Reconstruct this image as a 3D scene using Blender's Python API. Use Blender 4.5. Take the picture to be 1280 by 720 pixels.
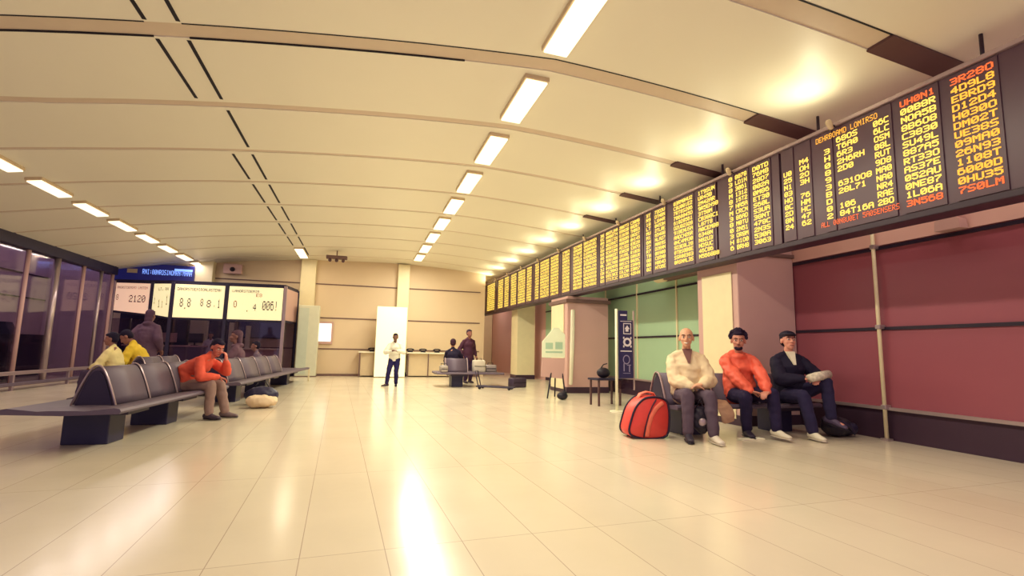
import bpy, bmesh, math, random
from mathutils import Vector, Matrix, Euler, noise
random.seed(7)
C = bpy.context.scene.collection
SC = bpy.context.scene
for o in list(bpy.data.objects): bpy.data.objects.remove(o)

# ------------------------------------------------------------------ camera
F_PX = 620.0
YAW, PITCH, ROLL = math.radians(16.784), math.radians(7.1705), math.radians(1.1458)
cam_d = bpy.data.cameras.new('camera'); cam = bpy.data.objects.new('camera', cam_d); C.objects.link(cam)
Fv = Vector((math.sin(YAW)*math.cos(PITCH), math.cos(YAW)*math.cos(PITCH), math.sin(PITCH)))
R0 = Vector((math.cos(YAW), -math.sin(YAW), 0)); U0 = R0.cross(Fv)
Rv = math.cos(ROLL)*R0 + math.sin(ROLL)*U0
Uv = -math.sin(ROLL)*R0 + math.cos(ROLL)*U0
M = Matrix((Rv, Uv, -Fv)).transposed().to_4x4(); M.translation = (0, 0, 1.1)
cam.matrix_world = M
cam_d.sensor_width = 36; cam_d.lens = F_PX/1280*36
cam_d.clip_start = .05; cam_d.clip_end = 200
SC.camera = cam
# ------------------------------------------------------------------ world, exposure
W = bpy.data.worlds.new('world'); SC.world = W; W.use_nodes = True
W.node_tree.nodes['Background'].inputs[0].default_value = (.46, .36, .52, 1)
W.node_tree.nodes['Background'].inputs[1].default_value = .95
vs = SC.view_settings; vs.view_transform = 'Standard'; vs.look = 'None'; vs.exposure = 0.12; vs.gamma = 1; vs.use_curve_mapping = False
LAMP_W, LEFT_W, UP_W = 66, 15, 22

# ------------------------------------------------------------------ materials
def srgb(r, g, b):
    f = lambda c: (c/255/12.92) if c/255 <= .04045 else ((c/255+.055)/1.055)**2.4
    return (f(r), f(g), f(b), 1)
MATS = {}
def mat(name, col, rough=.6, spec=.4, metal=0, noise_amt=.06, nscale=6, emit=None, estr=0, bump=0, alpha=1, trans=0):
    if name in MATS: return MATS[name]
    m = bpy.data.materials.new(name); m.use_nodes = True; nt = m.node_tree; b = nt.nodes['Principled BSDF']
    b.inputs['Roughness'].default_value = rough; b.inputs['Specular IOR Level'].default_value = spec
    b.inputs['Metallic'].default_value = metal
    c = srgb(*col)
    if noise_amt:
        tc = nt.nodes.new('ShaderNodeTexCoord'); n = nt.nodes.new('ShaderNodeTexNoise'); n.inputs['Scale'].default_value = nscale
        n.inputs['Detail'].default_value = 4
        mx = nt.nodes.new('ShaderNodeMix'); mx.data_type = 'RGBA'
        mx.inputs[6].default_value = tuple(v*(1-noise_amt) for v in c[:3])+(1,)
        mx.inputs[7].default_value = tuple(min(1, v*(1+noise_amt)) for v in c[:3])+(1,)
        nt.links.new(tc.outputs['Object'], n.inputs['Vector']); nt.links.new(n.outputs['Fac'], mx.inputs[0])
        nt.links.new(mx.outputs[2], b.inputs['Base Color'])
        if bump:
            bp = nt.nodes.new('ShaderNodeBump'); bp.inputs['Strength'].default_value = bump; bp.inputs['Distance'].default_value = .01
            nt.links.new(n.outputs['Fac'], bp.inputs['Height']); nt.links.new(bp.outputs[0], b.inputs['Normal'])
    else: b.inputs['Base Color'].default_value = c
    if emit: b.inputs['Emission Color'].default_value = srgb(*emit); b.inputs['Emission Strength'].default_value = estr
    if trans: b.inputs['Transmission Weight'].default_value = trans; b.inputs['IOR'].default_value = 1.05
    b.inputs['Alpha'].default_value = alpha
    MATS[name] = m; return m
def glass_mat(name, tint, fac=.12, rough=.05):
    m = bpy.data.materials.new(name); m.use_nodes = True; nt = m.node_tree; nt.nodes.clear()
    o = nt.nodes.new('ShaderNodeOutputMaterial'); t = nt.nodes.new('ShaderNodeBsdfTransparent'); g = nt.nodes.new('ShaderNodeBsdfGlossy')
    t.inputs[0].default_value = srgb(*tint); g.inputs['Roughness'].default_value = rough; mx = nt.nodes.new('ShaderNodeMixShader')
    mx.inputs[0].default_value = fac
    nt.links.new(t.outputs[0], mx.inputs[1]); nt.links.new(g.outputs[0], mx.inputs[2]); nt.links.new(mx.outputs[0], o.inputs[0])
    MATS[name] = m; return m

M_ceil = mat('ceiling_paint', (244, 239, 220), .42, .35, noise_amt=.02, nscale=1.2)
M_band = mat('ceiling_band', (218, 200, 178), .5, noise_amt=.04)
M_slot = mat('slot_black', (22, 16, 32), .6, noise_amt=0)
M_brown = mat('dark_brown', (92, 62, 66), .5)
M_far = mat('far_wall_panel', (226, 202, 170), .5, noise_amt=.03, nscale=2)
M_seam = mat('wall_seam', (120, 92, 88), .6)
M_cream = mat('cream_paint', (240, 226, 186), .4)
M_red = mat('maroon_panel', (156, 84, 96), .3, .5, noise_amt=.05, nscale=1.5)
M_green = mat('green_panel', (172, 206, 168), .3, .5, noise_amt=.05, nscale=1.5)
M_salmon = mat('salmon_panel', (228, 182, 172), .45, noise_amt=.04, nscale=1.5)
M_darkbase = mat('dark_plinth', (66, 44, 62), .45)
M_seamdark = mat('seam_dark', (40, 28, 46), .4)
M_trim = mat('aluminium_trim', (190, 172, 172), .3, .5, .6, noise_amt=.03)
M_navy = mat('navy_paint', (40, 32, 62), .5)
M_mauve = mat('mauve_panel', (208, 168, 162), .4, noise_amt=.04, nscale=2)
M_purple = mat('dusk_brown_panel', (216, 196, 200), .5, noise_amt=.05, nscale=1.5)
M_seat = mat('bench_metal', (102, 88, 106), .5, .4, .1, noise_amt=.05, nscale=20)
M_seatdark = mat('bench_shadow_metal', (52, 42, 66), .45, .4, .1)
M_rim = mat('bench_rim', (176, 154, 160), .3, .5, .5)
M_ped = mat('bench_pedestal', (44, 40, 72), .45)
M_glass = glass_mat('clear_glass', (226, 216, 226), .10)
M_glassk = glass_mat('kiosk_glass', (214, 206, 222), .06)
M_lamp = mat('lamp_diffuser', (255, 246, 214), .5, noise_amt=0, emit=(255, 240, 196), estr=1.9)
M_lampl = mat('lamp_diffuser_left', (255, 240, 214), .5, noise_amt=0, emit=(255, 236, 205), estr=1.35)
M_lampbody = mat('lamp_housing', (214, 192, 160), .5)
M_sign = mat('backlit_sign', (236, 226, 180), .5, noise_amt=0, emit=(246, 232, 180), estr=.62)
M_signp = mat('backlit_sign_pink', (236, 200, 172), .5, noise_amt=0, emit=(232, 190, 166), estr=.6)
M_ink = mat('sign_ink', (58, 40, 62), .6, noise_amt=0)
M_inkred = mat('sign_red', (150, 56, 60), .6, noise_amt=0)
M_blue = mat('blue_sign', (36, 36, 104), .4, emit=(30, 30, 96), estr=.35)
M_bluelit = mat('blue_sign_text', (150, 180, 250), .4, noise_amt=0, emit=(120, 160, 250), estr=1.2)
M_led = mat('led_yellow', (60, 40, 20), .5, noise_amt=0, emit=(255, 214, 92), estr=1.5)
M_ledo = mat('led_amber', (60, 30, 20), .5, noise_amt=0, emit=(255, 178, 60), estr=1.4)
M_ledr = mat('led_orange', (60, 20, 20), .5, noise_amt=0, emit=(255, 110, 54), estr=1.2)
M_board = mat('board_face', (84, 54, 72), .35, .5, noise_amt=.04)
M_boardframe = mat('board_frame', (50, 30, 50), .4)
M_white = mat('white_paint', (244, 238, 214), .45)
M_shine = mat('lit_panel', (250, 242, 206), .5, noise_amt=0, emit=(255, 244, 196), estr=.62)
M_screen = mat('lit_screen', (255, 255, 240), .4, noise_amt=0, emit=(250, 252, 236), estr=1.0)
M_black = mat('black_plastic', (34, 26, 44), .5)

# floor with tile joints
def floor_mat():
    m = bpy.data.materials.new('polished_tile'); m.use_nodes = True; nt = m.node_tree; b = nt.nodes['Principled BSDF']
    tc = nt.nodes.new('ShaderNodeTexCoord'); mp = nt.nodes.new('ShaderNodeMapping'); br = nt.nodes.new('ShaderNodeTexBrick')
    mp.inputs['Rotation'].default_value = (0, 0, math.radians(90-2.2)); mp.inputs['Location'].default_value = (1.15, .13, 0)
    nt.links.new(tc.outputs['Object'], mp.inputs[0]); nt.links.new(mp.outputs[0], br.inputs[0])
    br.offset = 0; br.inputs['Scale'].default_value = 1; br.inputs['Brick Width'].default_value = 1.8; br.inputs['Row Height'].default_value = .435
    br.inputs['Mortar Size'].default_value = .003; br.inputs['Mortar Smooth'].default_value = .3
    br.inputs['Color1'].default_value = srgb(232, 219, 196); br.inputs['Color2'].default_value = srgb(230, 216, 193); br.inputs['Mortar'].default_value = srgb(190, 170, 152)
    n = nt.nodes.new('ShaderNodeTexNoise'); n.inputs['Scale'].default_value = 1.3; n.inputs['Detail'].default_value = 5
    nt.links.new(tc.outputs['Object'], n.inputs['Vector'])
    mx = nt.nodes.new('ShaderNodeMix'); mx.data_type = 'RGBA'; mx.blend_type = 'MULTIPLY'; mx.inputs[0].default_value = .12
    nt.links.new(br.outputs[0], mx.inputs[6]); nt.links.new(n.outputs['Fac'], mx.inputs[7]); nt.links.new(mx.outputs[2], b.inputs['Base Color'])
    mr = nt.nodes.new('ShaderNodeMapRange'); mr.inputs[3].default_value = .15; mr.inputs[4].default_value = .23
    nt.links.new(n.outputs['Fac'], mr.inputs[0]); nt.links.new(mr.outputs[0], b.inputs['Roughness'])
    b.inputs['Specular IOR Level'].default_value = .55
    n2 = nt.nodes.new('ShaderNodeTexNoise'); n2.inputs['Scale'].default_value = 4; nt.links.new(tc.outputs['Object'], n2.inputs['Vector'])
    bp = nt.nodes.new('ShaderNodeBump'); bp.inputs['Strength'].default_value = .06; bp.inputs['Distance'].default_value = .02
    nt.links.new(n2.outputs['Fac'], bp.inputs['Height']); nt.links.new(bp.outputs[0], b.inputs['Normal'])
    return m
M_floor = floor_mat()

# ------------------------------------------------------------------ helpers
def box(bm, x0, x1, y0, y1, z0, z1, bev=0):
    vs_ = [bm.verts.new(p) for p in ((x0,y0,z0),(x1,y0,z0),(x1,y1,z0),(x0,y1,z0),(x0,y0,z1),(x1,y0,z1),(x1,y1,z1),(x0,y1,z1))]
    fs = [bm.faces.new([vs_[i] for i in f]) for f in ((3,2,1,0),(4,5,6,7),(0,1,5,4),(1,2,6,5),(2,3,7,6),(3,0,4,7))]
    if bev:
        es = list({e for f in fs for e in f.edges})
        bmesh.ops.bevel(bm, geom=es, offset=bev, segments=2, affect='EDGES', profile=.5)
def tube(bm, pts, rad, side=(1,0,0), n=12, round_ends=True):
    """loft of ellipses along pts; rad = list of r or (ru,rv)"""
    pts = [Vector(p) for p in pts]; rad = [(r, r) if not isinstance(r, (tuple, list)) else r for r in rad]
    if round_ends:
        d0 = (pts[1]-pts[0]).normalized(); d1 = (pts[-1]-pts[-2]).normalized()
        a, b_ = rad[0], rad[-1]; ma, mb = min(a), min(b_)
        P = [pts[0]-d0*ma*.92, pts[0]-d0*ma*.6]+pts+[pts[-1]+d1*mb*.6, pts[-1]+d1*mb*.92]
        Rr = [(a[0]*.4, a[1]*.4), (a[0]*.8, a[1]*.8)]+rad+[(b_[0]*.8, b_[1]*.8), (b_[0]*.4, b_[1]*.4)]
    else: P, Rr = pts, rad
    rings = []
    for i, p in enumerate(P):
        t = (P[min(i+1, len(P)-1)]-P[max(i-1, 0)])
        t = t.normalized() if t.length > 1e-9 else Vector((0,0,1))
        u = Vector(side); u = u-t*u.dot(t)
        if u.length < 1e-3: u = t.orthogonal()
        u.normalize(); v = t.cross(u)
        rings.append([bm.verts.new(p+u*Rr[i][0]*math.cos(k*2*math.pi/n)+v*Rr[i][1]*math.sin(k*2*math.pi/n)) for k in range(n)])
    for a, b_ in zip(rings, rings[1:]):
        for k in range(n): bm.faces.new((a[k], a[(k+1) % n], b_[(k+1) % n], b_[k]))
    bm.faces.new(rings[0][::-1]); bm.faces.new(rings[-1])
def ell(bm, c, r, Mx=None, seg=16, rings=10):
    m = (Mx or Matrix()) @ Matrix.Translation(c) @ Matrix.Diagonal((r[0], r[1], r[2], 1))
    bmesh.ops.create_uvsphere(bm, u_segments=seg, v_segments=rings, radius=1, matrix=m)
def prism(bm, prof, a, b_, axis='y'):
    """closed 2-D profile extruded from a to b_ along axis; prof pairs are the remaining two coordinates in order"""
    def P(u, v, w): return (w, u, v) if axis == 'x' else (u, w, v) if axis == 'y' else (u, v, w)
    A = [bm.verts.new(P(u, v, a)) for u, v in prof]; B = [bm.verts.new(P(u, v, b_)) for u, v in prof]
    n = len(prof); bm.faces.new(A); bm.faces.new(B[::-1])
    for i in range(n): bm.faces.new((A[i], B[i], B[(i+1) % n], A[(i+1) % n]))
def mk(name, bm, m, parent=None, smooth=False, fix=True):
    if fix: bmesh.ops.recalc_face_normals(bm, faces=bm.faces)
    me = bpy.data.meshes.new(name); bm.to_mesh(me); bm.free()
    ms = m if isinstance(m, (list, tuple)) else [m]
    for q in ms: me.materials.append(q)
    if smooth:
        for p in me.polygons: p.use_smooth = True
    o = bpy.data.objects.new(name, me); C.objects.link(o)
    if parent: o.parent = parent
    return o
def tag(o, label=None, cat=None, group=None, kind=None):
    if label: o['label'] = label
    if cat: o['category'] = cat
    if group: o['group'] = group
    if kind: o['kind'] = kind
    return o
def empty(name, loc, rz, label, cat, group=None):
    o = bpy.data.objects.new(name, None); C.objects.link(o); o.location = loc; o.rotation_euler = (0, 0, rz); o.empty_display_size = .1
    return tag(o, label, cat, group)
def struct(name, bm, m, smooth=False, parent=None):
    o = mk(name, bm, m, parent, smooth)
    if not parent: o['kind'] = 'structure'
    return o
def boxes(name, L, m, parent=None, bev=0):
    bm = bmesh.new()
    for b in L: box(bm, *b, bev=bev)
    return mk(name, bm, m, parent)
def copy_tree(o, parent=None):
    c = o.copy(); C.objects.link(c); c.parent = parent
    for ch in o.children: copy_tree(ch, c)
    return c
def interp(x, X, Z):
    if x <= X[0]: return Z[0]
    for a, b, za, zb in zip(X, X[1:], Z, Z[1:]):
        if x <= b: return za+(zb-za)*(x-a)/(b-a)
    return Z[-1]

# glyphs 5x7 for signs and LED lines
G = {'0':"01110 10001 10011 10101 11001 10001 01110",'1':"00100 01100 00100 00100 00100 00100 01110",'2':"01110 10001 00001 00110 01000 10000 11111",
'3':"11110 00001 00001 01110 00001 00001 11110",'4':"00010 00110 01010 10010 11111 00010 00010",'5':"11111 10000 11110 00001 00001 10001 01110",
'6':"01110 10000 11110 10001 10001 10001 01110",'7':"11111 00001 00010 00100 01000 01000 01000",'8':"01110 10001 10001 01110 10001 10001 01110",
'9':"01110 10001 10001 01111 00001 00001 01110",'A':"01110 10001 10001 11111 10001 10001 10001",'E':"11111 10000 10000 11110 10000 10000 11111",
'I':"01110 00100 00100 00100 00100 00100 01110",'L':"10000 10000 10000 10000 10000 10000 11111",'N':"10001 11001 10101 10101 10011 10001 10001",
'O':"01110 10001 10001 10001 10001 10001 01110",'R':"11110 10001 10001 11110 10100 10010 10001",'S':"01111 10000 10000 01110 00001 00001 11110",
'T':"11111 00100 00100 00100 00100 00100 00100",'D':"11110 10001 10001 10001 10001 10001 11110",'U':"10001 10001 10001 10001 10001 10001 01110",
'B':"11110 10001 10001 11110 10001 10001 11110",'C':"01111 10000 10000 10000 10000 10000 01111",'M':"10001 11011 10101 10101 10001 10001 10001",
'H':"10001 10001 10001 11111 10001 10001 10001",':':"00000 00100 00100 00000 00100 00100 00000",'.':"00000 00000 00000 00000 00000 00110 00110",
'!':"00100 00100 00100 00100 00100 00000 00100",' ':"00000 00000 00000 00000 00000 00000 00000"}
def glyphs(bm, txt, org, du, dv, w, h, dn, th=.004, fill=.92):
    """org = top-left corner, du/dv unit vectors right/down, dn outward"""
    org, du, dv, dn = Vector(org), Vector(du), Vector(dv), Vector(dn)
    cw = w/len(txt); px = cw/6; py = h/7
    for i, ch in enumerate(txt):
        rows = G.get(ch, G['8']).split()
        for r, row in enumerate(rows):
            c = 0
            while c < 5:
                if row[c] == '1':
                    e = c
                    while e < 5 and row[e] == '1': e += 1
                    a = org+du*(i*cw+c*px)+dv*(r*py)+dn*th-(du*px+dv*py)*max(0, fill-1)*.5; b = du*((e-c+max(0, fill-1))*px); d = dv*py*fill
                    bm.faces.new([bm.verts.new(q) for q in (a, a+b, a+b+d, a+d)])
                    c = e
                else: c += 1

# ------------------------------------------------------------------ ceiling
PX = [-12,-9,-8,-5.7,-4,-2,0,1,2,3,4.7,5.6,7,8]; PZ = [2.6,3.35,3.6,4.0,4.25,4.41,4.49,4.5,4.49,4.45,4.32,4.22,4.08,4.0]
PXF = []
for a, b in zip(PX, PX[1:]):
    k = max(1, int((b-a)/.5)); PXF += [a+(b-a)*i/k for i in range(k)]
PXF.append(PX[-1])
def catm(x):
    # smooth vault profile
    return sum(interp(x+d, PX, PZ) for d in (-.8,-.4,0,.4,.8))/5
def yoff(x, k):
    return min(.82, .135*max(0, 2-x))*max(.25, 1-max(0, k-1)*.11)
def YB(k, x): return 5.18+1.75*(k-1)+yoff(x, k)
X0C, X1C = -8.0, 7.0
XS = [x for x in PXF if X0C <= x <= X1C]
bm = bmesh.new()
def strip(bm, fa, fb, zoff, th):
    top = []
    for x in XS:
        z = catm(x)
        top.append([bm.verts.new((x, fa(x), z+zoff)), bm.verts.new((x, fb(x), z+zoff)), bm.verts.new((x, fb(x), z+zoff+th)), bm.verts.new((x, fa(x), z+zoff+th))])
    for a, b in zip(top, top[1:]):
        for i in range(4): bm.faces.new((a[i], a[(i+1) % 4], b[(i+1) % 4], b[i]))
    bm.faces.new(top[0]); bm.faces.new(top[-1][::-1])
for k in range(-3, 14):
    wa = .13 if k <= 1 else (.08 if k == 2 else .055)
    wb = .13 if k+1 <= 1 else (.08 if k+1 == 2 else .055)
    strip(bm, lambda x: YB(k, x)+wa, lambda x: YB(k+1, x)-wb, 0, .08)
struct('ceiling', bm, M_ceil)
bm = bmesh.new()
for k in range(-3, 15): strip(bm, lambda x: YB(k, x)-.2, lambda x: YB(k, x)+.2, .012, .05)
struct('trim_1', bm, M_band)
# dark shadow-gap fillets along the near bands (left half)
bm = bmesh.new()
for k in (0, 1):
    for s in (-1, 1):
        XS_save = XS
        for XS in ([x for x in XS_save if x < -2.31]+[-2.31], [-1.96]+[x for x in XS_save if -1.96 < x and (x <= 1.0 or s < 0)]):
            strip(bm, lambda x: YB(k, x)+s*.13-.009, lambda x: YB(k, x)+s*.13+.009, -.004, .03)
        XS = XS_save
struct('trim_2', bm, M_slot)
# longitudinal air slots
def slot(x, ya, yb, g):
    b = bmesh.new(); box(b, x-.02, x+.02, ya, yb, catm(x)-.006, catm(x)+.02)
    o = mk('air_slot', b, M_slot); tag(o, g, 'air slot', 'black linear air slots in the ceiling')
for k in range(-1, 13):
    for x in (-2.29, -1.98):
        if x < -2.1 and k == 2: continue
        nm = 'left' if x < -2.1 else 'right'
        if k > 7 and x < -2.1: continue
        row = ['nearest the camera', 'just before the wide ceiling band', 'just past the wide ceiling band', 'second past the wide ceiling band', 'third past the wide ceiling band', 'fourth past the wide ceiling band', 'fifth past the wide ceiling band', 'sixth past the wide ceiling band', 'seventh past the wide ceiling band', 'eighth past the wide ceiling band', 'ninth past the wide ceiling band', 'tenth past the wide ceiling band', 'eleventh past the wide ceiling band', 'last before the far wall'][k+1]
        if k < 0 or k > 8: continue
        slot(x, YB(k, x)+.17, YB(k+1, x)-.17, f'thin black slot in the {nm} line of ceiling slots, {row}')
# ceiling bands in shade above the board, painted as dark brown strips
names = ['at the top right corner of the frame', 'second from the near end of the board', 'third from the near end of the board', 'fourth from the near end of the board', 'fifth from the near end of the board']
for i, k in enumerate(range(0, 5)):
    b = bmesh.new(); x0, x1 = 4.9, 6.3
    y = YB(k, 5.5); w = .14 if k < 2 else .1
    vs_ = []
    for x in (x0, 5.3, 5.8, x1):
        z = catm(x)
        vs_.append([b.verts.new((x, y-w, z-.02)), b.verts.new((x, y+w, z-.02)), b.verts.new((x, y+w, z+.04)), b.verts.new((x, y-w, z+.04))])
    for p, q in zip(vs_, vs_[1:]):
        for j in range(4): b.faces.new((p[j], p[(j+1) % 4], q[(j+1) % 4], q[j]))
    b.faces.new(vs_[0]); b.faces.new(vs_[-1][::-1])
    tag(mk('shaded_band', b, M_brown), f'dark brown ceiling strip above the departure board, {names[i]}', 'ceiling vent', 'brown ceiling strips above the board')

# ------------------------------------------------------------------ floor and walls
bm = bmesh.new(); box(bm, -12, 7.2, -4, 28, -.1, 0); struct('floor', bm, M_floor)
WX = 6.9
def wallpanels(name, m, y0, y1, z0, z1, parent=None):
    b = bmesh.new(); box(b, WX, WX+.2, y0, y1, z0, z1); return struct(name, b, m, parent=parent)
wr = wallpanels('wall_right', M_red, -3.5, 7.0, .44, 4.25)
wallpanels('wall_right_green', M_green, 7.0, 18.2, .44, 4.25)['kind'] = 'structure'
wallpanels('wall_right_far', M_salmon, 18.2, 27.6, 0, 4.25)['kind'] = 'structure'
b = bmesh.new(); box(b, WX-.02, WX+.01, -3.5, 7.0, 2.66, 4.25); struct('wall_right_upper', b, M_salmon)
b = bmesh.new(); box(b, WX+.01, WX+.2, -3.5, 18.2, 0, .44); struct('baseboard_right', b, M_darkbase)
b = bmesh.new()
for z in (1.5, 2.62): box(b, WX-.025, WX+.01, -3.5, 18.2, z-.022, z+.022)
struct('trim_3', b, M_seamdark)
b = bmesh.new(); box(b, WX-.05, WX+.01, -3.5, 18.2, .40, .44); struct('trim_4', b, M_trim)
b = bmesh.new()
for y in (8.3, 9.74, 11.45, 13.2, 15): box(b, WX-.03, WX+.01, y-.02, y+.02, .44, 4.2)
struct('trim_5', b, M_cream)
# standing cream tube on red wall
pst = empty('wall_pipe', (WX-.08, 5.08, 0), 0, 'slim cream vertical pipe in front of the maroon wall, between floor and board', 'pipe')
b = bmesh.new(); tube(b, [(0,0,.02),(0,0,4.08)], [.024,.024], round_ends=False); mk('tube', b, M_cream, pst, True)
b = bmesh.new(); box(b, -.05, .05, -.05, .05, 0, .03); mk('foot_plate', b, M_trim, pst)
for z in (.44, 1.52, 2.64):
    b = bmesh.new(); box(b, -.03, .08, -.035, .035, z-.03, z+.03, .008); mk('bracket', b, M_trim, pst)

# far wall
b = bmesh.new(); box(b, -8.2, 4.75, 20.35, 20.6, 0, 4.7); struct('wall_far', b, M_far)
b = bmesh.new(); box(b, 4.75, 4.95, 20.35, 27.7, 0, 4.6); struct('wall_far_side', b, M_far)
b = bmesh.new(); box(b, 4.9, 7.1, 27.5, 27.7, 0, 4.6); struct('wall_far_end', b, M_salmon)
b = bmesh.new()
for z in (1.02, 2.2, 3.5): box(b, -5.2, 4.75, 20.33, 20.36, z-.022, z+.022)
struct('trim_6', b, M_seam)
b = bmesh.new(); box(b, -5.2, 4.75, 20.3, 20.36, 0, .08); struct('baseboard_far', b, M_seam)
def pillar(x0, x1, y0, y1, z1, label, m=M_mauve, strips=None):
    cx, cy = (x0+x1)/2, (y0+y1)/2
    p = empty('pillar', (cx, cy, 0), 0, label, 'pillar')
    b = bmesh.new(); box(b, x0-cx, x1-cx, y0-cy, y1-cy, 0, z1, .015); mk('shaft', b, m, p)
    b = bmesh.new(); box(b, x0-cx-.012, x1-cx+.012, y0-cy-.012, y1-cy+.012, 0, .16, .006); mk('plinth', b, M_darkbase, p)
    return p, cx, cy
pillar(-2.3, -1.76, 20.1, 20.34, 4.4, 'cream wall pillar right of the glass kiosk', M_cream)
pillar(1.3, 1.76, 20.1, 20.34, 4.44, 'cream wall pillar rising behind the bright white panel', M_cream)
pillar(-5.75, -5.2, 19.95, 20.34, 4.18, 'short cream pillar top right of the long blue sign', M_cream)
# columns along the right side
p, cx, cy = pillar(5.74, 6.88, 6.5, 7.5, 4.14, 'big square mauve column behind the man in the orange jacket')
b = bmesh.new(); box(b, 5.72-cx, 5.735-cx, 6.62-cy, 7.35-cy, .1, 2.45, .004); mk('lit_face', b, M_cream, p)  # cream sheet paints the hall-side face as lit, lighter than the front
b = bmesh.new(); box(b, 5.70-cx, 6.88-cx, 6.46-cy, 7.52-cy, 2.72, 2.78, .008); mk('band', b, M_seam, p)
p, cx, cy = pillar(5.32, 6.55, 12.4, 13.6, 2.6, 'broad mauve column with a white light strip, behind the wayfinding sign')
b = bmesh.new(); box(b, 5.29-cx, 5.315-cx, 12.6-cy, 13.5-cy, .1, 2.4, .004); mk('lit_face', b, M_cream, p)  # light on this column's side face, put in as a cream sheet
b = bmesh.new(); tube(b, [(5.40-cx, 12.33-cy, .25),(5.42-cx,12.3-cy,1.2),(5.44-cx,12.3-cy,2.2)], [(.05,.03),(.06,.03),(.06,.03)]); mk('light_strip', b, M_white, p, True)
b = bmesh.new(); box(b, 5.26-cx, 6.6-cx, 12.34-cy, 13.66-cy, 2.42, 2.52, .01); mk('band', b, M_seam, p)
pillar(5.86, 6.6, 18.6, 19.4, 4.2, 'pale narrow column under the far part of the board', M_cream)
pillar(6.35, 6.88, 26.4, 27.3, 4.2, 'cream column at the far end of the departure board', M_cream)

# left glass curtain wall and what lies outside
win = bpy.data.objects.new('window_1', None); C.objects.link(win); win['kind'] = 'structure'
ymul = [8.5, 9.8, 11.2, 12.6, 13.95, 15.1, 16.35, 17.7, 18.75, 19.5]
for i, y in enumerate(ymul):
    b = bmesh.new(); r = .05 if i not in (6,) else .075
    tube(b, [(-8, y, .0), (-8, y, 3.42)], [r, r], round_ends=False); mk('mullion', b, M_trim if i % 2 == 0 else M_mauve, win, True)
for a, c in zip(ymul, ymul[1:]):
    b = bmesh.new(); box(b, -8.03, -8.01, a+.05, c-.05, .05, 3.38); mk('pane', b, M_glass, win)
b = bmesh.new(); box(b, -8.2, -7.9, 4, 19.6, 3.34, 3.62, .01); mk('head_beam', b, M_navy, win)
b = bmesh.new(); box(b, -8.12, -7.92, 4, 19.6, 0, .05); mk('sill', b, M_seam, win)
b = bmesh.new(); box(b, -10.4, -10.2, 2, 22, 0, 3.9); struct('wall_left', b, M_purple)
b = bmesh.new(); box(b, -12, -8.15, 20.4, 20.6, 0, 3.9); struct('wall_left_end', b, M_purple)
b = bmesh.new()
for z in (2.45, 3.2): box(b, -10.22, -10.17, 2, 20.4, z-.02, z+.02)
struct('trim_7', b, M_seamdark)
b = bmesh.new(); box(b, -10.18, -10.05, 2, 20.4, 0, 1.3); struct('baseboard_left', b, M_navy)
# low rail in front of the glass
rl = empty('guard_rail', (-7.3, 12, 0), 0, 'low grey double guard rail along the foot of the left glass wall', 'rail')
b = bmesh.new(); box(b, -.04, .04, -5, 6.3, .34, .42, .01); mk('top_rail', b, M_rim, rl)
b = bmesh.new(); box(b, -.04, .04, -5, 6.3, .10, .17, .01); mk('bottom_rail', b, M_seat, rl)
for i in range(6):
    b = bmesh.new(); box(b, -.03, .03, -4.8+i*2.2, -4.74+i*2.2, 0, .36, .004); mk('post', b, M_rim, rl)
# dark parked objects outside
for i, (y, w, h, lb) in enumerate([(15.3, .28, 1.55, 'dark upright ticket barrier outside the glass, left of the bright mullion'), (16.9, .55, 1.6, 'dark blocky machine outside the glass, between two mullions'), (16.0, .45, 1.75, 'low dark machine with a screen outside the glass, beside the bright mullion')]):
    e = empty('ticket_machine', (-9.3, y, 0), .2, lb, 'machine')
    b = bmesh.new(); box(b, -.25, .25, -w/2, w/2, 0, h*.8, .03); mk('cabinet', b, M_black, e)
    b = bmesh.new(); prism(b, [(-.2, h*.8), (.26, h*.8), (.12, h), (-.2, h)], -w/2+.02, w/2-.02, 'y'); mk('console', b, M_navy, e)
    b = bmesh.new(); box(b, .25, .262, -w/4, w/4, h*.5, h*.62); mk('slot_plate', b, M_seat, e)

# ------------------------------------------------------------------ departure board
BX, BZ0, BZ1 = 5.5, 2.62, 4.03
bd = empty('departure_board', (BX, 12, -.01), 0, 'very long black electronic departure board with amber text hanging from the ceiling', 'departure board')
bd.rotation_euler.x = .009
units = [(1.7, 5.31, [(4.98,4.83,'s',9),(5.24,5.1,'s2',9),(4.61,4.52,'s',10),(4.44,4.02,'r',9),(3.98,3.80,'t',10),(3.68,3.33,'f',12),(3.2,2.84,'g',13)]),
 (5.31, 6.6, [(6.3,6.21,'n',13),(6.16,5.91,'n',13),(5.8,5.49,'n',13)]),
 (6.6, 8.82, [(8.68,8.51,'n',13),(8.37,8.02,'n',13),(7.75,7.2,'n',13),(7.05,6.69,'k',13)]),
 (8.82, 10.8, [(10.7,10.5,'n',13),(10.42,9.85,'n',13),(9.78,9.36,'n',13),(9.3,8.92,'n',13)]),
 (10.8, 13.2, [(13.07,12.56,'n',13),(12.3,11.75,'n',13),(11.65,10.91,'n',13)]),
 (13.2, 15.6, [(15.4,15.05,'n',13),(14.91,14.14,'n',13),(14.0,13.37,'n',13)]),
 (15.6, 18.3, [(17.27,16.45,'n',13),(16.27,15.77,'n',13),(18.18,17.5,'n',13)]),
 (18.3, 20.3, [(20.03,19.3,'n',13),(19.06,18.5,'n',13)]),
 (20.3, 23.7, [(23.53,22.45,'n',13),(21.9,20.6,'n',13)])]
chars = '0123456789ABCDEHLMNORSTU8836020'
rd = random.Random(3)
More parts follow.
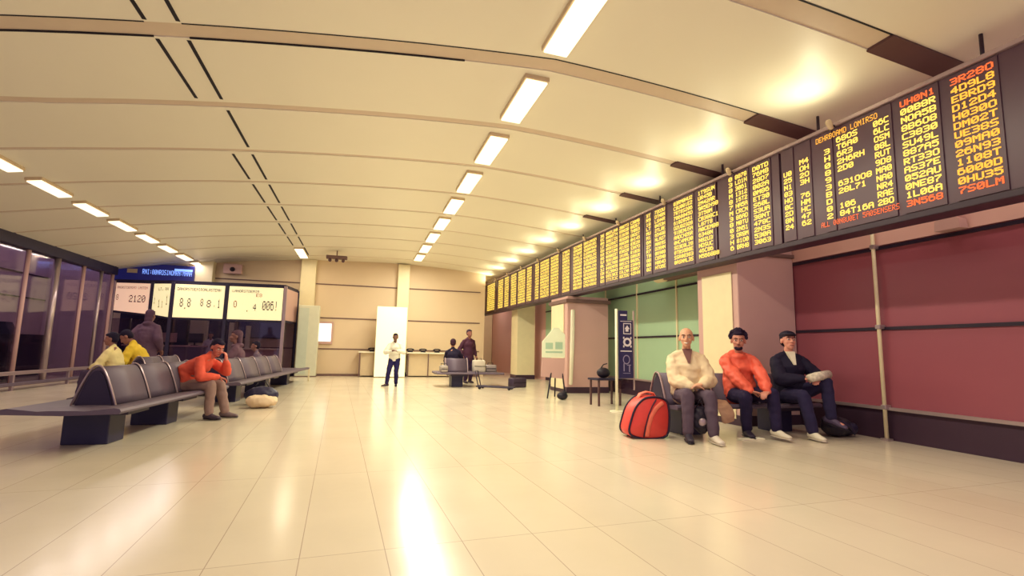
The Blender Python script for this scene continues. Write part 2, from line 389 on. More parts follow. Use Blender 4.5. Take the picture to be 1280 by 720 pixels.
def led(parent, ya, yb, kind, rows, cy):
    n = max(1 if ya-yb < .1 else 2, round((ya-yb)/.070)); pitch = .094
    rp = (BZ1-BZ0-.22)/13.0
    mats = [M_led, M_ledo, M_ledr]
    bm_ = {0: bmesh.new(), 1: bmesh.new(), 2: bmesh.new()}
    start = 13-rows if kind not in ('f',) else 0
    for r in range(13):
        zt = BZ1-.10-r*rp
        nn = n; off = 0; which = 0
        if kind == 's' and (r < 2 or r > 11 or (kind == 's' and r == 6 and ya > 4.9)): continue
        if kind == 's2' and (r < 3 or r > 11): continue
        if kind == 'r':
            if r < 1 or r > 11: continue
            nn = rd.randint(max(3, n-3), n) if r > 2 else 4
        if kind == 't' and (r < 1 or r > 11): continue
        if kind == 'k': nn = rd.choice([n, n, n, n+1, n+2])
        if kind == 'f': which = 2 if r in (0, 12) else 0
        if kind == 'g': which = 2 if r in (0, 12) else 1
        if rd.random() < .04 and kind == 'r': continue
        t = ''.join(rd.choice(chars) for _ in range(nn))
        if kind in ('r', 'f') and nn > 5:
            i = rd.randint(2, nn-2); t = t[:i]+rd.choice([' ', t[i], t[i]])+t[i+1:]
        glyphs(bm_[which], t, (BX-.062, ya-cy, zt), (0,-1,0), (0,0,-1), nn*(ya-yb)/n, rp*.72, (-1,0,0), .004, 1.45)
    for w in bm_:
        for f_ in bm_[w].faces: f_.material_index = w+1
    al = bmesh.new(); box(al, BX-.0615, BX-.05, yb-.02-cy, ya+.02-cy, BZ0+.08, BZ1-.06)
    for f_ in al.faces: f_.material_index = 0
    for w in bm_:
        tm = bpy.data.meshes.new('t'); bm_[w].to_mesh(tm); al.from_mesh(tm); bpy.data.meshes.remove(tm); bm_[w].free()
    mk('led_column', al, [M_board]+mats, parent, fix=False)
for ya, yb, cols in units:
    b = bmesh.new(); box(b, -.05, .18, ya+.02-12, yb-.02-12, BZ0+.07, BZ1-.05); pn = mk('display_panel', b, M_board, bd)
    for c_ in cols:
        led(pn, c_[0], c_[1], c_[2], c_[3], 12)
    if ya < 2:
        rp = (BZ1-BZ0-.22)/13.0
        b = bmesh.new(); glyphs(b, 'DEHRBOAMD LOMIRSO', (BX-.062, 4.72-12, BZ1-.10), (0,-1,0), (0,0,-1), .80, rp*.75, (-1,0,0), .005, 1); mk('led_text', b, M_ledo, pn, fix=False)
        b = bmesh.new(); glyphs(b, 'ALL 00N8U0ET 5A0SENSERS', (BX-.062, 4.70-12, BZ1-.10-12*rp), (0,-1,0), (0,0,-1), .95, rp*.7, (-1,0,0), .005, 1); mk('led_text', b, M_ledr, pn, fix=False)
for o in list(bpy.data.objects):
    if o.name.startswith('led_'): o.location.x = -BX
b = bmesh.new(); box(b, -.09, .2, 1.68-12, 23.72-12, BZ1-.05, BZ1, .01); mk('top_rail', b, M_rim, bd)
b = bmesh.new(); box(b, -.08, .2, 1.68-12, 23.72-12, BZ0, BZ0+.07, .01); mk('bottom_rail', b, M_boardframe, bd)
b = bmesh.new(); box(b, -.07, .2, 1.62-12, 1.70-12, BZ0, BZ1, .005); mk('end_cap', b, M_boardframe, bd)
b = bmesh.new(); box(b, -.07, .2, 23.68-12, 23.76-12, BZ0, BZ1, .005); mk('end_cap', b, M_boardframe, bd)
for i in range(12):
    y = 3.0+i*1.8
    b = bmesh.new(); tube(b, [(.08, y-12, BZ1-.02), (.08, y-12, 4.32)], [.018, .018], n=8, round_ends=False); mk('hanger_rod', b, M_boardframe, bd, True)

# uplights above board, one per bay
for i, k in enumerate(range(0, 11)):
    y = (YB(k, 5.4)+YB(k+1, 5.4))/2+.1
    e = empty('uplight', (5.36, y, BZ1-.05+.009*(y-12)), 0, f'small cream spotlight on top of the departure board, in ceiling bay {["nearest the camera","second","third","fourth","fifth","sixth","seventh","eighth","ninth","tenth","farthest"][i]}', 'spotlight', 'spotlights on the board')
    b = bmesh.new(); tube(b, [(0,0,-.03),(-.03,0,.03)], [.03,.036]); mk('lamp_head', b, M_lampbody, e, True)
    b = bmesh.new(); box(b, 0, .14, -.01, .01, -.01, .01); mk('arm', b, M_boardframe, e)
    l = bpy.data.lights.new('uplight_bulb', 'SPOT'); l.energy = UP_W; l.color = (1, .93, .62); l.spot_size = math.radians(165); l.spot_blend = 1; l.shadow_soft_size = .12
    lo = bpy.data.objects.new('uplight_bulb', l); C.objects.link(lo); lo.parent = e; lo.location = (-.30, 0, -.10)
    lo.rotation_euler = Vector((.75, 0, -1)).to_track_quat('Z', 'Y').to_euler()

# ------------------------------------------------------------------ ceiling lamps
ORD = ['nearest the camera', 'second from the camera', 'third from the camera', 'fourth from the camera', 'fifth from the camera', 'sixth from the camera', 'seventh from the camera', 'eighth from the camera', 'ninth from the camera', 'tenth from the camera', 'farthest']
def lamp(x, y, L, w, label, grp, m, watts, col):
    z = catm(x)
    e = empty('ceiling_lamp', (x, y, z-.05), 0, label, 'ceiling lamp', grp)
    e.rotation_euler = (0, -math.atan((catm(x+.2)-catm(x-.2))/.4), 0)
    b = bmesh.new(); box(b, -w/2-.02, w/2+.02, -L/2-.02, L/2+.02, -.005, .06, .01); mk('housing', b, M_lampbody, e)
    b = bmesh.new(); box(b, -w/2, w/2, -L/2, L/2, -.03, -.004, .01); mk('diffuser', b, m, e)
    l = bpy.data.lights.new('lamp_light', 'AREA'); l.shape = 'RECTANGLE'; l.size = w; l.size_y = L; l.specular_factor = .2; l.energy = watts; l.color = col
    lo = bpy.data.objects.new('lamp_light', l); C.objects.link(lo); lo.parent = e; lo.location = (0, 0, -.04)
for i in range(-2, 9):
    y = 6.04+1.75*(i-1)
    lab = f'bright rectangular lamp in the central ceiling row, {ORD[i] if i >= 0 else "behind the camera"}'
    lamp(1.92, y, 1.15, .28, lab, 'central row of ceiling lamps', M_lamp, LAMP_W*(.35, .5, .85, 1)[min(i+2, 3)], (1, .94, .72))
for i in range(0, 8):
    y = 9.75+1.5*i-.1
    lamp(-5.72, y, 1.0, .22, f'slim lamp in the left ceiling row, {ORD[i]}', 'left row of ceiling lamps', M_lampl, LEFT_W, (1, .86, .82))
lamp(-2.15, 18.6, 1.7, .26, 'single lamp at the far end of the line of black ceiling slots', None, M_lamp, 22, (1, .85, .6))
# lamps added out of sight behind the board to brighten the right wall
for i, y in enumerate((1.2, 3.0, 4.8, 8.6, 10.6, 15.5, 21.5, 24.5)):
    lamp(6.3 if y > 20 else 6.15, y, .9, .2, f'added unseen lamp in the ceiling passage between board and right wall, {ORD[i]}', 'added lamps behind the departure board', M_lamp, 9 if y < 20 else 16, (1, .86, .76))

# ------------------------------------------------------------------ benches
def bench(name_label, org, ang, n, pitch, start, length, double=True, peds=(.6, 2.1), grp='curved back metal benches', white_leg=False):
    """local x = along the row, local y = across (+y is the left/back side)"""
    e = empty('waiting_bench', org, ang, name_label, 'bench', grp)
    hw = .51; zs = .42
    # seat slab: thin shell with rounded front lips
    y0, y1 = (-hw, hw) if double else (-hw, .12)
    prof = [(y0, zs-.045), (y0-.015, zs-.02), (y0, zs+.005), (y0+.05, zs+.015), (-.2, zs-.015), (-.12, zs-.01)]
    prof += [(.12, zs-.01), (.2, zs-.015), (y1-.05, zs+.015), (y1, zs+.005), (y1+.015, zs-.02), (y1, zs-.045)] if double else [(y1, zs-.01), (y1, zs-.045)]
    prof += [(0, zs-.06)]
    b = bmesh.new(); prism(b, prof, 0, length, 'x'); mk('seat', b, M_seat, e)
    # arch backrests
    def arch(off):
        pts = []
        for i in range(25):
            t = -1+2*i/24; a = abs(t)
            y = .205*t*(.72+.28*a*a)
            z = zs-.01+(.42+off)*(1-a**2.3)**.95
            pts.append((y*(1+off*2.5), z))
        return pts
    for i in range(n):
        xa = start+i*pitch; xb = xa+pitch-.03
        pr = arch(0) if double else [(y, z) for y, z in arch(0)]
        b = bmesh.new(); prism(b, pr, xa+.015, xb, 'x'); o = mk('backrest', b, M_seat, e, True)
        for p_ in o.data.polygons:
            if len(p_.vertices) > 4: p_.use_smooth = False
    for i in range(n+1):
        xa = start+i*pitch
        a1 = arch(.012)
        b = bmesh.new(); tube(b, [(xa, y, z) for y, z in a1], [(.016, .01)]*len(a1), side=(1,0,0), n=8); mk('arch_rim', b, M_rim, e, True)
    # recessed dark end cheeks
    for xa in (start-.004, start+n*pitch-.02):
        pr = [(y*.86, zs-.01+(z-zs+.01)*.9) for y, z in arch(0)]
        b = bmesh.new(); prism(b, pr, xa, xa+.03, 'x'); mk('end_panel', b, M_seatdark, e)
    for p_ in peds:
        b = bmesh.new(); box(b, p_-.17, p_+.17, -.22, .22 if double else .1, 0, zs-.04, .012); mk('pedestal', b, M_ped, e)
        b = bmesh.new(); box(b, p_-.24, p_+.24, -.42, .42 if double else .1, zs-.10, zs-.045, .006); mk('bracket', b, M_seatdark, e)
    if white_leg:
        b = bmesh.new(); box(b, length-.06, length-.01, -.54, -.49, 0, zs-.02, .004); mk('leg', b, M_cream, e)
    return e
AL = math.atan2(.9975, .0707)
def along(s, w=0): # point on the left bench row axis
    return (-2.82+.0707*s+.9975*w, 6.15+.9975*s-.0707*w)
x, y = along(0)
bench('near grey bench with three arched back sections at left, long dark pedestals', (x, y, 0), AL, 3, .8, .55, 3.35, peds=(.62, 2.05))
x, y = along(4.0)
bench('farther grey bench with four arched back sections, beyond the stooping person in orange', (x, y, 0), AL, 4, 1.1, .35, 7.2, peds=(1.0, 3.2, 5.6), white_leg=True)
bench('grey bench against the column under the three seated men', (3.98, 6.18, 0), 0, 3, .78, .04, 2.42, double=False, peds=(.45, 2.0))
bench('distant dark bench in the middle of the hall holding luggage', (2.15, 14.9, 0), 0, 1, .66, .3, 2.0, peds=(.65,), grp=None)
bench('grey bench mostly hidden behind the nearest bench, under the cream and yellow topped people', (-4.12, 10.9, 0), AL, 2, .8, .5, 2.4, peds=(1.2,))

# ------------------------------------------------------------------ kiosk
import itertools
KP = {}
def ray(px, py):
    return Fv+Rv*(px-640)/F_PX-Uv*(py-360)/F_PX
def xat(px, Y, py=430):
    r = ray(px, py); return r.x*Y/r.y
A_, B_, C_, D_, E_, F_ = [Vector((x, y, 0)) for x, y in ((-7.94, 19.55), (xat(183, 19.3), 19.3), (xat(209, 19.0), 19.0), (xat(278, 18.85), 18.85), (xat(352, 18.65), 18.65), (xat(368, 20.1), 20.1))]
ks = empty('glass_kiosk', (-5, 19.5, 0), 0, 'glass fronted service kiosk with lit cream header signs at the far left', 'kiosk')
ko = Vector((-5, 19.5, 0))
def kpost(p, z1=3.15, m=M_navy, r=.05):
    b = bmesh.new(); q = p-ko; box(b, q.x-r, q.x+r, q.y-r, q.y+r, 0, z1, .008); return mk('post', b, m, ks)
for p_, m in ((A_, M_rim), (B_, M_navy), (C_, M_navy), (D_, M_navy), (E_, M_rim), (F_, M_navy)): kpost(p_, m=m)
def quadbox(b, p, q, z0, z1, t):
    d = (q-p).normalized(); n = Vector((d.y, -d.x, 0))*t
    P = [p, q, q-n, p-n]
    lo = [b.verts.new((v.x, v.y, z0[i] if i < 2 else z0[3-i])) for i, v in enumerate(P)]; hi = [b.verts.new((v.x, v.y, z1)) for v in P]
    b.faces.new(lo[::-1]); b.faces.new(hi)
    for i in range(4): b.faces.new((lo[i], lo[(i+1) % 4], hi[(i+1) % 4], hi[i]))
def header(p, q, zb0, zb1, m, texts, zt=3.08):
    p, q = p-ko, q-ko; d = (q-p).normalized(); n = Vector((d.y, -d.x, 0)); L = (q-p).length
    b = bmesh.new(); quadbox(b, p, q, (zb0-.07, zb1-.07), zt+.09, .12); mk('header_frame', b, M_navy, ks)
    b = bmesh.new(); quadbox(b, p+d*.07+n*.02, q-d*.07+n*.02, (zb0, zb1), zt, .03); s = mk('sign_panel', b, m, ks)
    for (u, v, w, h, t, mm) in texts:
        b = bmesh.new(); o = p+d*(.07+u*(L-.14))+n*.02; zc = zb0+(zb1-zb0)*u; z = zt-v*(zt-zc)
        glyphs(b, t, (o.x, o.y, z), d, (0,0,-1), w*(L-.14), h*(zt-zc), n, .006, 1); mk('sign_text', b, mm, s, fix=False)
header(A_, B_, 2.16, 2.06, M_signp, [(.04,.12,.9,.09,'ANORSTDEMIRO LASTEN',M_seam),(.04,.42,.08,.2,'8',M_ink),(.42,.42,.5,.24,'2120',M_ink)])
header(B_, C_, 2.06, 1.97, M_sign, [(.3,.12,.6,.1,'LT. RA',M_ink),(.08,.45,.1,.2,'1',M_ink),(.34,.5,.14,.26,'1',M_ink),(.55,.55,.1,.2,'I',M_ink),(.8,.35,.12,.3,'1',M_ink)])
header(C_, D_, 1.97, 1.96, M_sign, [(.05,.10,.88,.09,'DANORSTDEMIRONLASTENH',M_ink),(.12,.42,.08,.26,'8',M_ink),(.2,.6,.06,.14,'.',M_ink),(.27,.42,.08,.26,'8',M_ink),(.53,.42,.07,.22,'8',M_ink),(.66,.45,.1,.22,'8',M_ink),(.8,.45,.03,.2,'.',M_ink),(.88,.42,.06,.26,'1',M_ink)])
header(D_, E_, 1.96, 1.96, M_sign, [(.06,.10,.5,.08,'LANORSTDEMIR',M_ink),(.5,.2,.12,.1,'E8',M_inkred),(.1,.44,.07,.2,'O',M_inkred),(.33,.62,.05,.14,'.',M_ink),(.46,.52,.07,.2,'4',M_ink),(.63,.42,.3,.28,'006!',M_ink)])
header(E_, F_, 1.98, 1.98, M_mauve, [])
for p_, q_ in ((A_, B_), (B_, C_), (C_, D_), (D_, E_), (E_, F_)):
    b = bmesh.new(); quadbox(b, p_-ko, q_-ko, (.1, .1), 1.9, .012); mk('glass_pane', b, M_glassk, ks)
    b = bmesh.new(); quadbox(b, p_-ko, q_-ko, (0, 0), .1, .08); mk('base_rail', b, M_navy, ks)
b = bmesh.new(); box(b, -7.9+5, -4.4+5, .62, .7, 0, 3.1); mk('rear_wall', b, mat('kiosk_interior', (44, 40, 80), .6), ks)
b = bmesh.new()
pts = [A_, B_, C_, D_, E_, F_, Vector((-7.94, 20.3, 0))]
vb = [b.verts.new((p_.x+5, p_.y-19.5, 3.15)) for p_ in pts]; vt = [b.verts.new((p_.x+5, p_.y-19.5, 3.2)) for p_ in pts]
b.faces.new(vb); b.faces.new(vt[::-1])
for i in range(len(pts)): b.faces.new((vb[i], vt[i], vt[(i+1) % len(pts)], vb[(i+1) % len(pts)]))
mk('roof', b, M_navy, ks)
b = bmesh.new(); box(b, -2.5, -.1, .1, .45, 0, 1.0, .01); c_ = mk('counter', b, mat('counter_face', (120, 100, 116), .5), ks)
b = bmesh.new(); box(b, -2.55, -.05, .03, .5, 1.0, 1.05, .01); mk('worktop', b, M_mauve, c_)
kl = empty('ceiling_lamp', (-4.6, 19.75, 3.13), 0, 'small added lamp under the roof, brightening the inside of the glass kiosk', 'ceiling lamp')  # added to brighten the kiosk inside; no lamp is visible there
b = bmesh.new(); box(b, -1.2, 1.2, -.08, .08, -.04, 0, .01); mk('diffuser', b, M_lampl, kl)
l = bpy.data.lights.new('lamp_light', 'AREA'); l.shape = 'RECTANGLE'; l.size = 2.4; l.size_y = .15; l.energy = 9; l.color = (1, .88, .8)
lo = bpy.data.objects.new('lamp_light', l); C.objects.link(lo); lo.parent = kl; lo.location = (0, 0, -.06)
# things inside the kiosk
def monitor(x, y, z, lab, m=M_black):
    e = empty('monitor', (x, y, z), 0, lab, 'monitor')
    b = bmesh.new(); box(b, -.25, .25, -.02, .02, .1, .42, .008); mk('screen', b, m, e)
    b = bmesh.new(); box(b, -.02, .02, -.02, .02, .02, .12); box(b, -.1, .1, -.07, .07, 0, .02); mk('stand', b, M_black, e)
monitor(-6.3, 19.78, 1.05, 'small pale monitor on the left part of the kiosk counter', M_mauve)
monitor(-5.5, 19.78, 1.05, 'dark monitor on the right part of the kiosk counter')
mh = empty('wall_screen', (-3.55, 20.3, 1.35), 0, 'grey blue screen on the wall inside the right bay of the kiosk', 'screen')
b = bmesh.new(); box(b, -.75, .75, -.06, 0, 0, 1.0, .01); mk('bezel', b, M_navy, mh)
b = bmesh.new(); box(b, -.7, .7, -.07, -.06, .05, .95); mk('display', b, mat('dull_screen', (84, 84, 128), .3), mh)
dk = empty('service_desk', (-3.4, 19.6, 0), 0, 'mauve desk inside the right bay of the kiosk', 'desk')
b = bmesh.new(); box(b, -.6, .6, -.3, .3, .95, 1.0, .008); mk('desk_top', b, M_cream, dk)
b = bmesh.new(); box(b, -.55, .55, -.1, -.06, .5, .95); mk('modesty_panel', b, M_mauve, dk)
for sx in (-.55, .5):
    for sy in (-.26, .22):
        b = bmesh.new(); box(b, sx, sx+.04, sy, sy+.04, 0, .95); mk('leg', b, M_trim, dk)
for i, (x_, h_, m_) in enumerate([(-4.55, 1.9, M_cream), (-4.25, 1.75, mat('slate_panel', (110, 116, 150), .5)), (-4.0, 1.8, M_cream)]):
    o = boxes('display_stand', [(x_, x_+.16, 20.1, 20.16, 0, h_), (x_-.03, x_+.19, 20.0, 20.26, 0, .03)], m_)
    tag(o, ['narrow cream display stand left in the right kiosk bay', 'slate blue display stand in the middle of the right kiosk bay', 'cream display stand beside the wall screen in the kiosk'][i], 'display stand')

# long blue sign above the kiosk
bs = empty('blue_sign', (-7.0, 19.95, 3.2), 0, 'long dark blue overhead sign with glowing white lettering above the kiosk', 'sign')
b = bmesh.new(); box(b, -1.15, 1.25, -.1, .1, .0, .62, .01); mk('sign_box', b, M_blue, bs)
b = bmesh.new(); glyphs(b, 'RNI:00NROSINOMRN:MANA', (-.3, -.1, .43), (1,0,0), (0,0,-1), 1.5, .17, (0,-1,0), .006, 1); mk('sign_text', b, M_bluelit, bs, fix=False)
b = bmesh.new(); box(b, -.75, -.45, -.112, -.1, .28, .42); mk('pictogram', b, M_lampbody, bs)
b = bmesh.new(); box(b, .65, 1.2, -.106, -.1, .42, .50); mk('light_bar', b, M_bluelit, bs)
# wall fittings on the far wall
def cctv(x, z, lab, s=1):
    e = empty('security_camera', (x, 20.34, z), 0, lab, 'camera')
    b = bmesh.new(); box(b, -.3*s, .3*s, -.3, -.1, -.18*s, .18*s, .02); mk('housing', b, M_mauve, e)
    b = bmesh.new(); tube(b, [(0,-.34,-.02),(0,-.3,-.02)], [.07,.09]); mk('lens', b, M_black, e, True)
    b = bmesh.new(); box(b, -.04, .04, -.12, 0, -.05, .05); mk('bracket', b, M_seam, e)
cctv(-4.6, 3.85, 'boxy camera unit high on the far wall beside the short cream pillar')
e = empty('ceiling_fitting', (-.95, 18.2, catm(-.95)), 0, 'small dark fitting hanging from the far ceiling left of centre', 'ceiling fitting')
b = bmesh.new(); tube(b, [(0,0,0),(0,0,-.18)], [.02,.02], n=8); mk('stem', b, M_seam, e)
b = bmesh.new(); box(b, -.35, .35, -.1, .1, -.3, -.18, .02); mk('body', b, M_seam, e)
for s in (-.22, 0, .22):
    b = bmesh.new(); tube(b, [(s,-.05,-.3),(s,-.07,-.36)], [.05,.06]); mk('spot_head', b, M_brown, e, True)
fs = empty('wall_screen', (-1.35, 20.33, 1.2), 0, 'small glowing white screen in a brown frame on the far wall', 'screen')
b = bmesh.new(); box(b, -.32, .32, -.06, 0, 0, .85, .01); mk('frame', b, M_mauve, fs)
b = bmesh.new(); box(b, -.2, .26, -.07, -.06, .1, .78); mk('display', b, M_screen, fs)
fb = empty('frosted_cabinet', (-1.86, 19.82, 0), 0, 'tall frosted white cabinet at the foot of the pillar by the kiosk', 'cabinet')
b = bmesh.new(); box(b, -.36, .36, -.2, .2, .03, 2.6, .02); mk('body', b, mat('frosted', (220, 220, 196), .3), fb)
b = bmesh.new(); box(b, -.34, .0, -.212, -.2, .1, 2.5); mk('door', b, mat('frosted2', (206, 214, 196), .3), fb)
b = bmesh.new(); box(b, -.36, .36, -.19, .19, 0, .03); mk('plinth', b, M_seam, fb)
wp = empty('illuminated_panel', (1.14, 19.5, 0), 0, 'tall glowing white panel standing before the far wall behind the standing man', 'light panel')
b = bmesh.new(); box(b, -.6, .53, -.12, .12, .02, 2.66, .015); mk('housing', b, M_white, wp)
b = bmesh.new(); box(b, -.59, .52, -.135, -.12, .03, 2.65); mk('face', b, M_shine, wp)
# counters
def counter(x0, x1, lab, nlegs):
    e = empty('counter_table', ((x0+x1)/2, 20.0, 0), 0, lab, 'counter')
    w = (x1-x0)/2
    b = bmesh.new(); box(b, -w, w, -.3, .3, .9, .95, .008); mk('top', b, M_white, e)
    b = bmesh.new(); box(b, -w+.1, w-.1, -.12, .25, .04, .9, .004); mk('body', b, mat('counter_beige', (226, 204, 168), .5), e)
    for i in range(nlegs):
        x_ = -w+.04+(2*w-.12)*i/(nlegs-1)
        b = bmesh.new(); box(b, x_, x_+.04, -.28, -.24, 0, .9); mk('leg', b, M_seam, e)
counter(-.05, .72, 'short cream counter on the far wall left of the glowing panel', 2)
counter(1.75, 4.2, 'long cream counter on the far wall right of the glowing panel', 4)
blob = [(1.9, 'telephone', 'black telephone at the left end of the long counter'), (2.4, 'telephone', 'small black telephone in the middle of the long counter'), (2.95, 'telephone', 'black telephone on the right part of the long counter'), (.45, 'telephone', 'black telephone on the short far counter')]
for x_, nm, lb in blob:
    e = empty(nm, (x_, 20.0, .95), 0, lb, 'telephone', 'telephones on the far counters')
    b = bmesh.new(); prism(b, [(-.1, 0), (.1, 0), (.1, .09), (-.1, .05)], -.09, .09, 'x'); mk('base', b, M_black, e)
    b = bmesh.new(); tube(b, [(-.12, .02, .1), (-.06,.02,.13), (.06,.02,.13), (.12, .02, .1)], [.035, .022, .022, .035], side=(0,1,0)); mk('handset', b, M_black, e, True)
# corridor light panel
cp = empty('light_box', (6.4, 27.42, .9), 0, 'pale backlit panel at the very end of the corridor', 'light box')
b = bmesh.new(); box(b, -.9, .4, -.06, .06, 0, 2.2, .01); mk('frame', b, M_mauve, cp)
b = bmesh.new(); box(b, -.85, .35, -.07, -.06, .05, 2.15); mk('face', b, mat('pale_lit', (232, 222, 206), .5, noise_amt=0, emit=(230, 214, 200), estr=.6), cp)

# right wall fittings
ac = empty('air_unit', (WX-.02, 9.3, 2.78), 0, 'white wall mounted air unit with a brown grille on the green wall under the board', 'air unit')
b = bmesh.new(); box(b, -.28, 0, -.8, .8, 0, .24, .04); mk('casing', b, M_seam, ac)
b = bmesh.new(); tube(b, [(-.2, .85, .1), (-.2, .6, .1)], [.13, .13], n=16); mk('drum', b, M_cream, ac, True)
b = bmesh.new(); box(b, -.29, -.28, -.6, .5, .05, .08); mk('vent_slot', b, M_seamdark, ac)
sp = empty('wall_speaker', (WX-.03, 4.1, 2.66), 0, 'mauve speaker on a stem on the salmon wall under the near board end', 'speaker')
b = bmesh.new(); prism(b, [(-.14, 0), (.14, 0), (.13, .12), (.05, .16), (-.05, .16), (-.13, .12)], -.14, 0, 'x'); mk('horn', b, M_mauve, sp)
b = bmesh.new(); box(b, -.09, -.05, -.02, .02, .16, .45); mk('stem', b, M_mauve, sp)

# wayfinding sign
wf = empty('wayfinding_sign', (4.66, 8.5, 0), -.1, 'narrow blue wayfinding sign on a white pole left of the bald man', 'sign')
b = bmesh.new(); tube(b, [(0,0,.02),(0,0,1.93)], [.026,.026], round_ends=False); mk('pole', b, M_white, wf, True)
b = bmesh.new(); tube(b, [(0,0,0),(0,0,.02)], [.13,.13], n=20, round_ends=False); mk('base', b, M_white, wf)
b = bmesh.new(); box(b, .04, .33, -.02, .02, .62, 1.72, .005); box(b, .04, .22, -.02, .02, 1.72, 1.90, .005); sp_ = mk('sign_panel', b, mat('poster_blue', (44, 40, 88), .4), wf)
b = bmesh.new(); box(b, .34, .36, -.02, .02, .4, 1.9, .003); mk('edge_rail', b, M_trim, wf)
b = bmesh.new(); box(b, .03, .36, -.004, .004, .42, .60); mk('glass_pane', b, M_glass, wf)
ic = mat('icon_white', (226, 218, 226), .5, noise_amt=0)
def rectface(b, x0, x1, z0, z1, y=-.024): b.faces.new([b.verts.new(q) for q in ((x0,y,z0),(x1,y,z0),(x1,y,z1),(x0,y,z1))])
b = bmesh.new()
for q in ((.13,.145,1.45,1.66),(.275,.29,1.45,1.66),(.145,.275,1.645,1.66),(.145,.275,1.45,1.465)): rectface(b, *q)
b.faces.new([b.verts.new(q) for q in ((.175,-.024,1.5),(.235,-.024,1.5),(.235,-.024,1.55),(.26,-.024,1.55),(.21,-.024,1.62),(.155,-.024,1.55),(.175,-.024,1.55))])
mk('arrow_icon', b, ic, sp_, fix=False)
b = bmesh.new()
for k in range(20):
    a, c = k*math.pi/10, (k+1)*math.pi/10
    b.faces.new([b.verts.new((.21+r*math.cos(t), -.024, 1.3+r*math.sin(t))) for r, t in ((.085,a),(.085,c),(.045,c),(.045,a))])
for q in ((.125,.15,1.36,1.4),(.27,.295,1.36,1.4),(.125,.15,1.2,1.24),(.27,.295,1.2,1.24)): rectface(b, *q)
mk('circle_icon', b, ic, sp_, fix=False)
b = bmesh.new(); rectface(b, .07, .30, 1.12, 1.14); rectface(b, .07, .2, 1.8, 1.83); rectface(b, .07, .3, 1.69, 1.7); mk('rule', b, ic, sp_, fix=False)
b = bmesh.new()
for k in range(14):
    a, c = k*math.pi/7, (k+1)*math.pi/7
    b.faces.new([b.verts.new((.19+r*math.cos(t)*.8, -.024, .97+r*math.sin(t))) for r, t in ((.09,a),(.09,c),(.07,c),(.07,a))])
for q in ((.13,.15,.75,.9),(.2,.28,.86,.875),(.24,.26,.74,.86),(.12,.27,.71,.72)): rectface(b, *q)
mk('map_icon', b, mat('icon_dim', (150, 140, 176), .5, noise_amt=0), sp_, fix=False)

# notice board on legs
nb = empty('notice_board', (4.45, 11.2, 0), -.15, 'pale green house shaped notice board on splayed legs before the mauve column', 'notice board')
b = bmesh.new(); prism(b, [(-.28, .95), (.28, .95), (.28, 1.5), (.12, 1.66), (.0, 1.66), (-.28, 1.32)], -.02, .02, 'y'); pb = mk('board', b, mat('pale_green_board', (236, 244, 216), .4), nb)
b = bmesh.new(); rectface(b, -.2, -.02, 1.15, 1.3); rectface(b, .04, .22, 1.15, 1.32); rectface(b, -.2, .22, 1.06, 1.1); mk('print', b, mat('print_green', (176, 206, 180), .5), pb, fix=False)
b = bmesh.new(); prism(b, [(-.3, .5), (.26, .45), (.28, .94), (-.28, .94)], -.02, .02, 'y'); mk('apron', b, M_mauve, nb)
for x0_, x1_, dy in ((-.05, -.18, -.2), (.22, .28, -.1), (.05, .1, .25)):
    b = bmesh.new(); tube(b, [(x1_, dy, .02), (x0_, 0, .6)], [.018, .018], n=8); mk('leg', b, M_black, nb, True)
o = bmesh.new(); ell(o, (0,0,.09), (.13,.1,.09)); ell(o, (.05,0,.15), (.06,.05,.05)); hb = mk('handbag', o, M_black, None, True); hb.location = (4.5, 10.75, 0); tag(hb, 'small black bag on the floor under the notice board', 'bag')
# low side table with bag
st = empty('side_table', (5.0, 9.6, 0), .1, 'low dark side table left of the wayfinding sign pole', 'table')
b = bmesh.new(); box(b, -.32, .3, -.2, .2, .52, .56, .01); mk('table_top', b, M_navy, st)
for sx in (-.28, .24):
    for sy in (-.17, .14):
        b = bmesh.new(); box(b, sx, sx+.035, sy, sy+.035, 0, .52); mk('leg', b, M_brown, st)
b = bmesh.new(); ell(b, (0,0,.11), (.15,.1,.11)); tube(b, [(-.06,0,.2),(0,0,.28),(.08,0,.3)], [.015,.012,.012], n=6); o = mk('shoulder_bag', b, M_black, None, True); o.location = (4.95, 9.6, .56); tag(o, 'black shoulder bag lying on the low side table', 'bag')

# ------------------------------------------------------------------ red duffel bag
M_bag = mat('red_nylon', (222, 66, 60), .45, .5, noise_amt=.12, nscale=9, bump=.5)
M_bagl = mat('red_nylon_light', (242, 118, 96), .45, noise_amt=.15, nscale=14)
M_pipe = mat('bag_piping', (40, 24, 52), .5)
rb = empty('travel_bag', (3.67, 5.95, 0), -.12, 'bulging red travel bag with dark piping on the floor beside the bald man', 'bag')
BAGP = [(-.29,.09),(-.27,.2),(-.20,.38),(-.09,.49),(.02,.52),(.15,.515),(.25,.47),(.285,.36),(.285,.2),(.25,.04),(.1,.0),(-.08,.0),(-.23,.03)]
def dprof(s=1):
    P = []; n = len(BAGP)
    for t in range(39):
        i = t//3; u = (t % 3)/3
        p0, p1, p2, p3 = (Vector(BAGP[(i+k-1) % n]) for k in range(4))
        q = .5*((2*p1)+(p2-p0)*u+(2*p0-5*p1+4*p2-p3)*u*u+(3*p1-p0-3*p2+p3)*u**3)
        P.append((q.x*s, .265+(q.y-.26)*s*1.05))
    return P
b = bmesh.new()
secs = [(-.16, .86), (-.145, .95), (-.09, 1.0), (.09, 1.0), (.145, .95), (.16, .86)]
rings = [[b.verts.new((u, y, v)) for u, v in dprof(s)] for y, s in secs]
for r1, r2 in zip(rings, rings[1:]):
    for i in range(39): b.faces.new((r1[i], r1[(i+1) % 39], r2[(i+1) % 39], r2[i]))
cv = b.verts.new((0, -.19, .3)); n0 = rings[0]
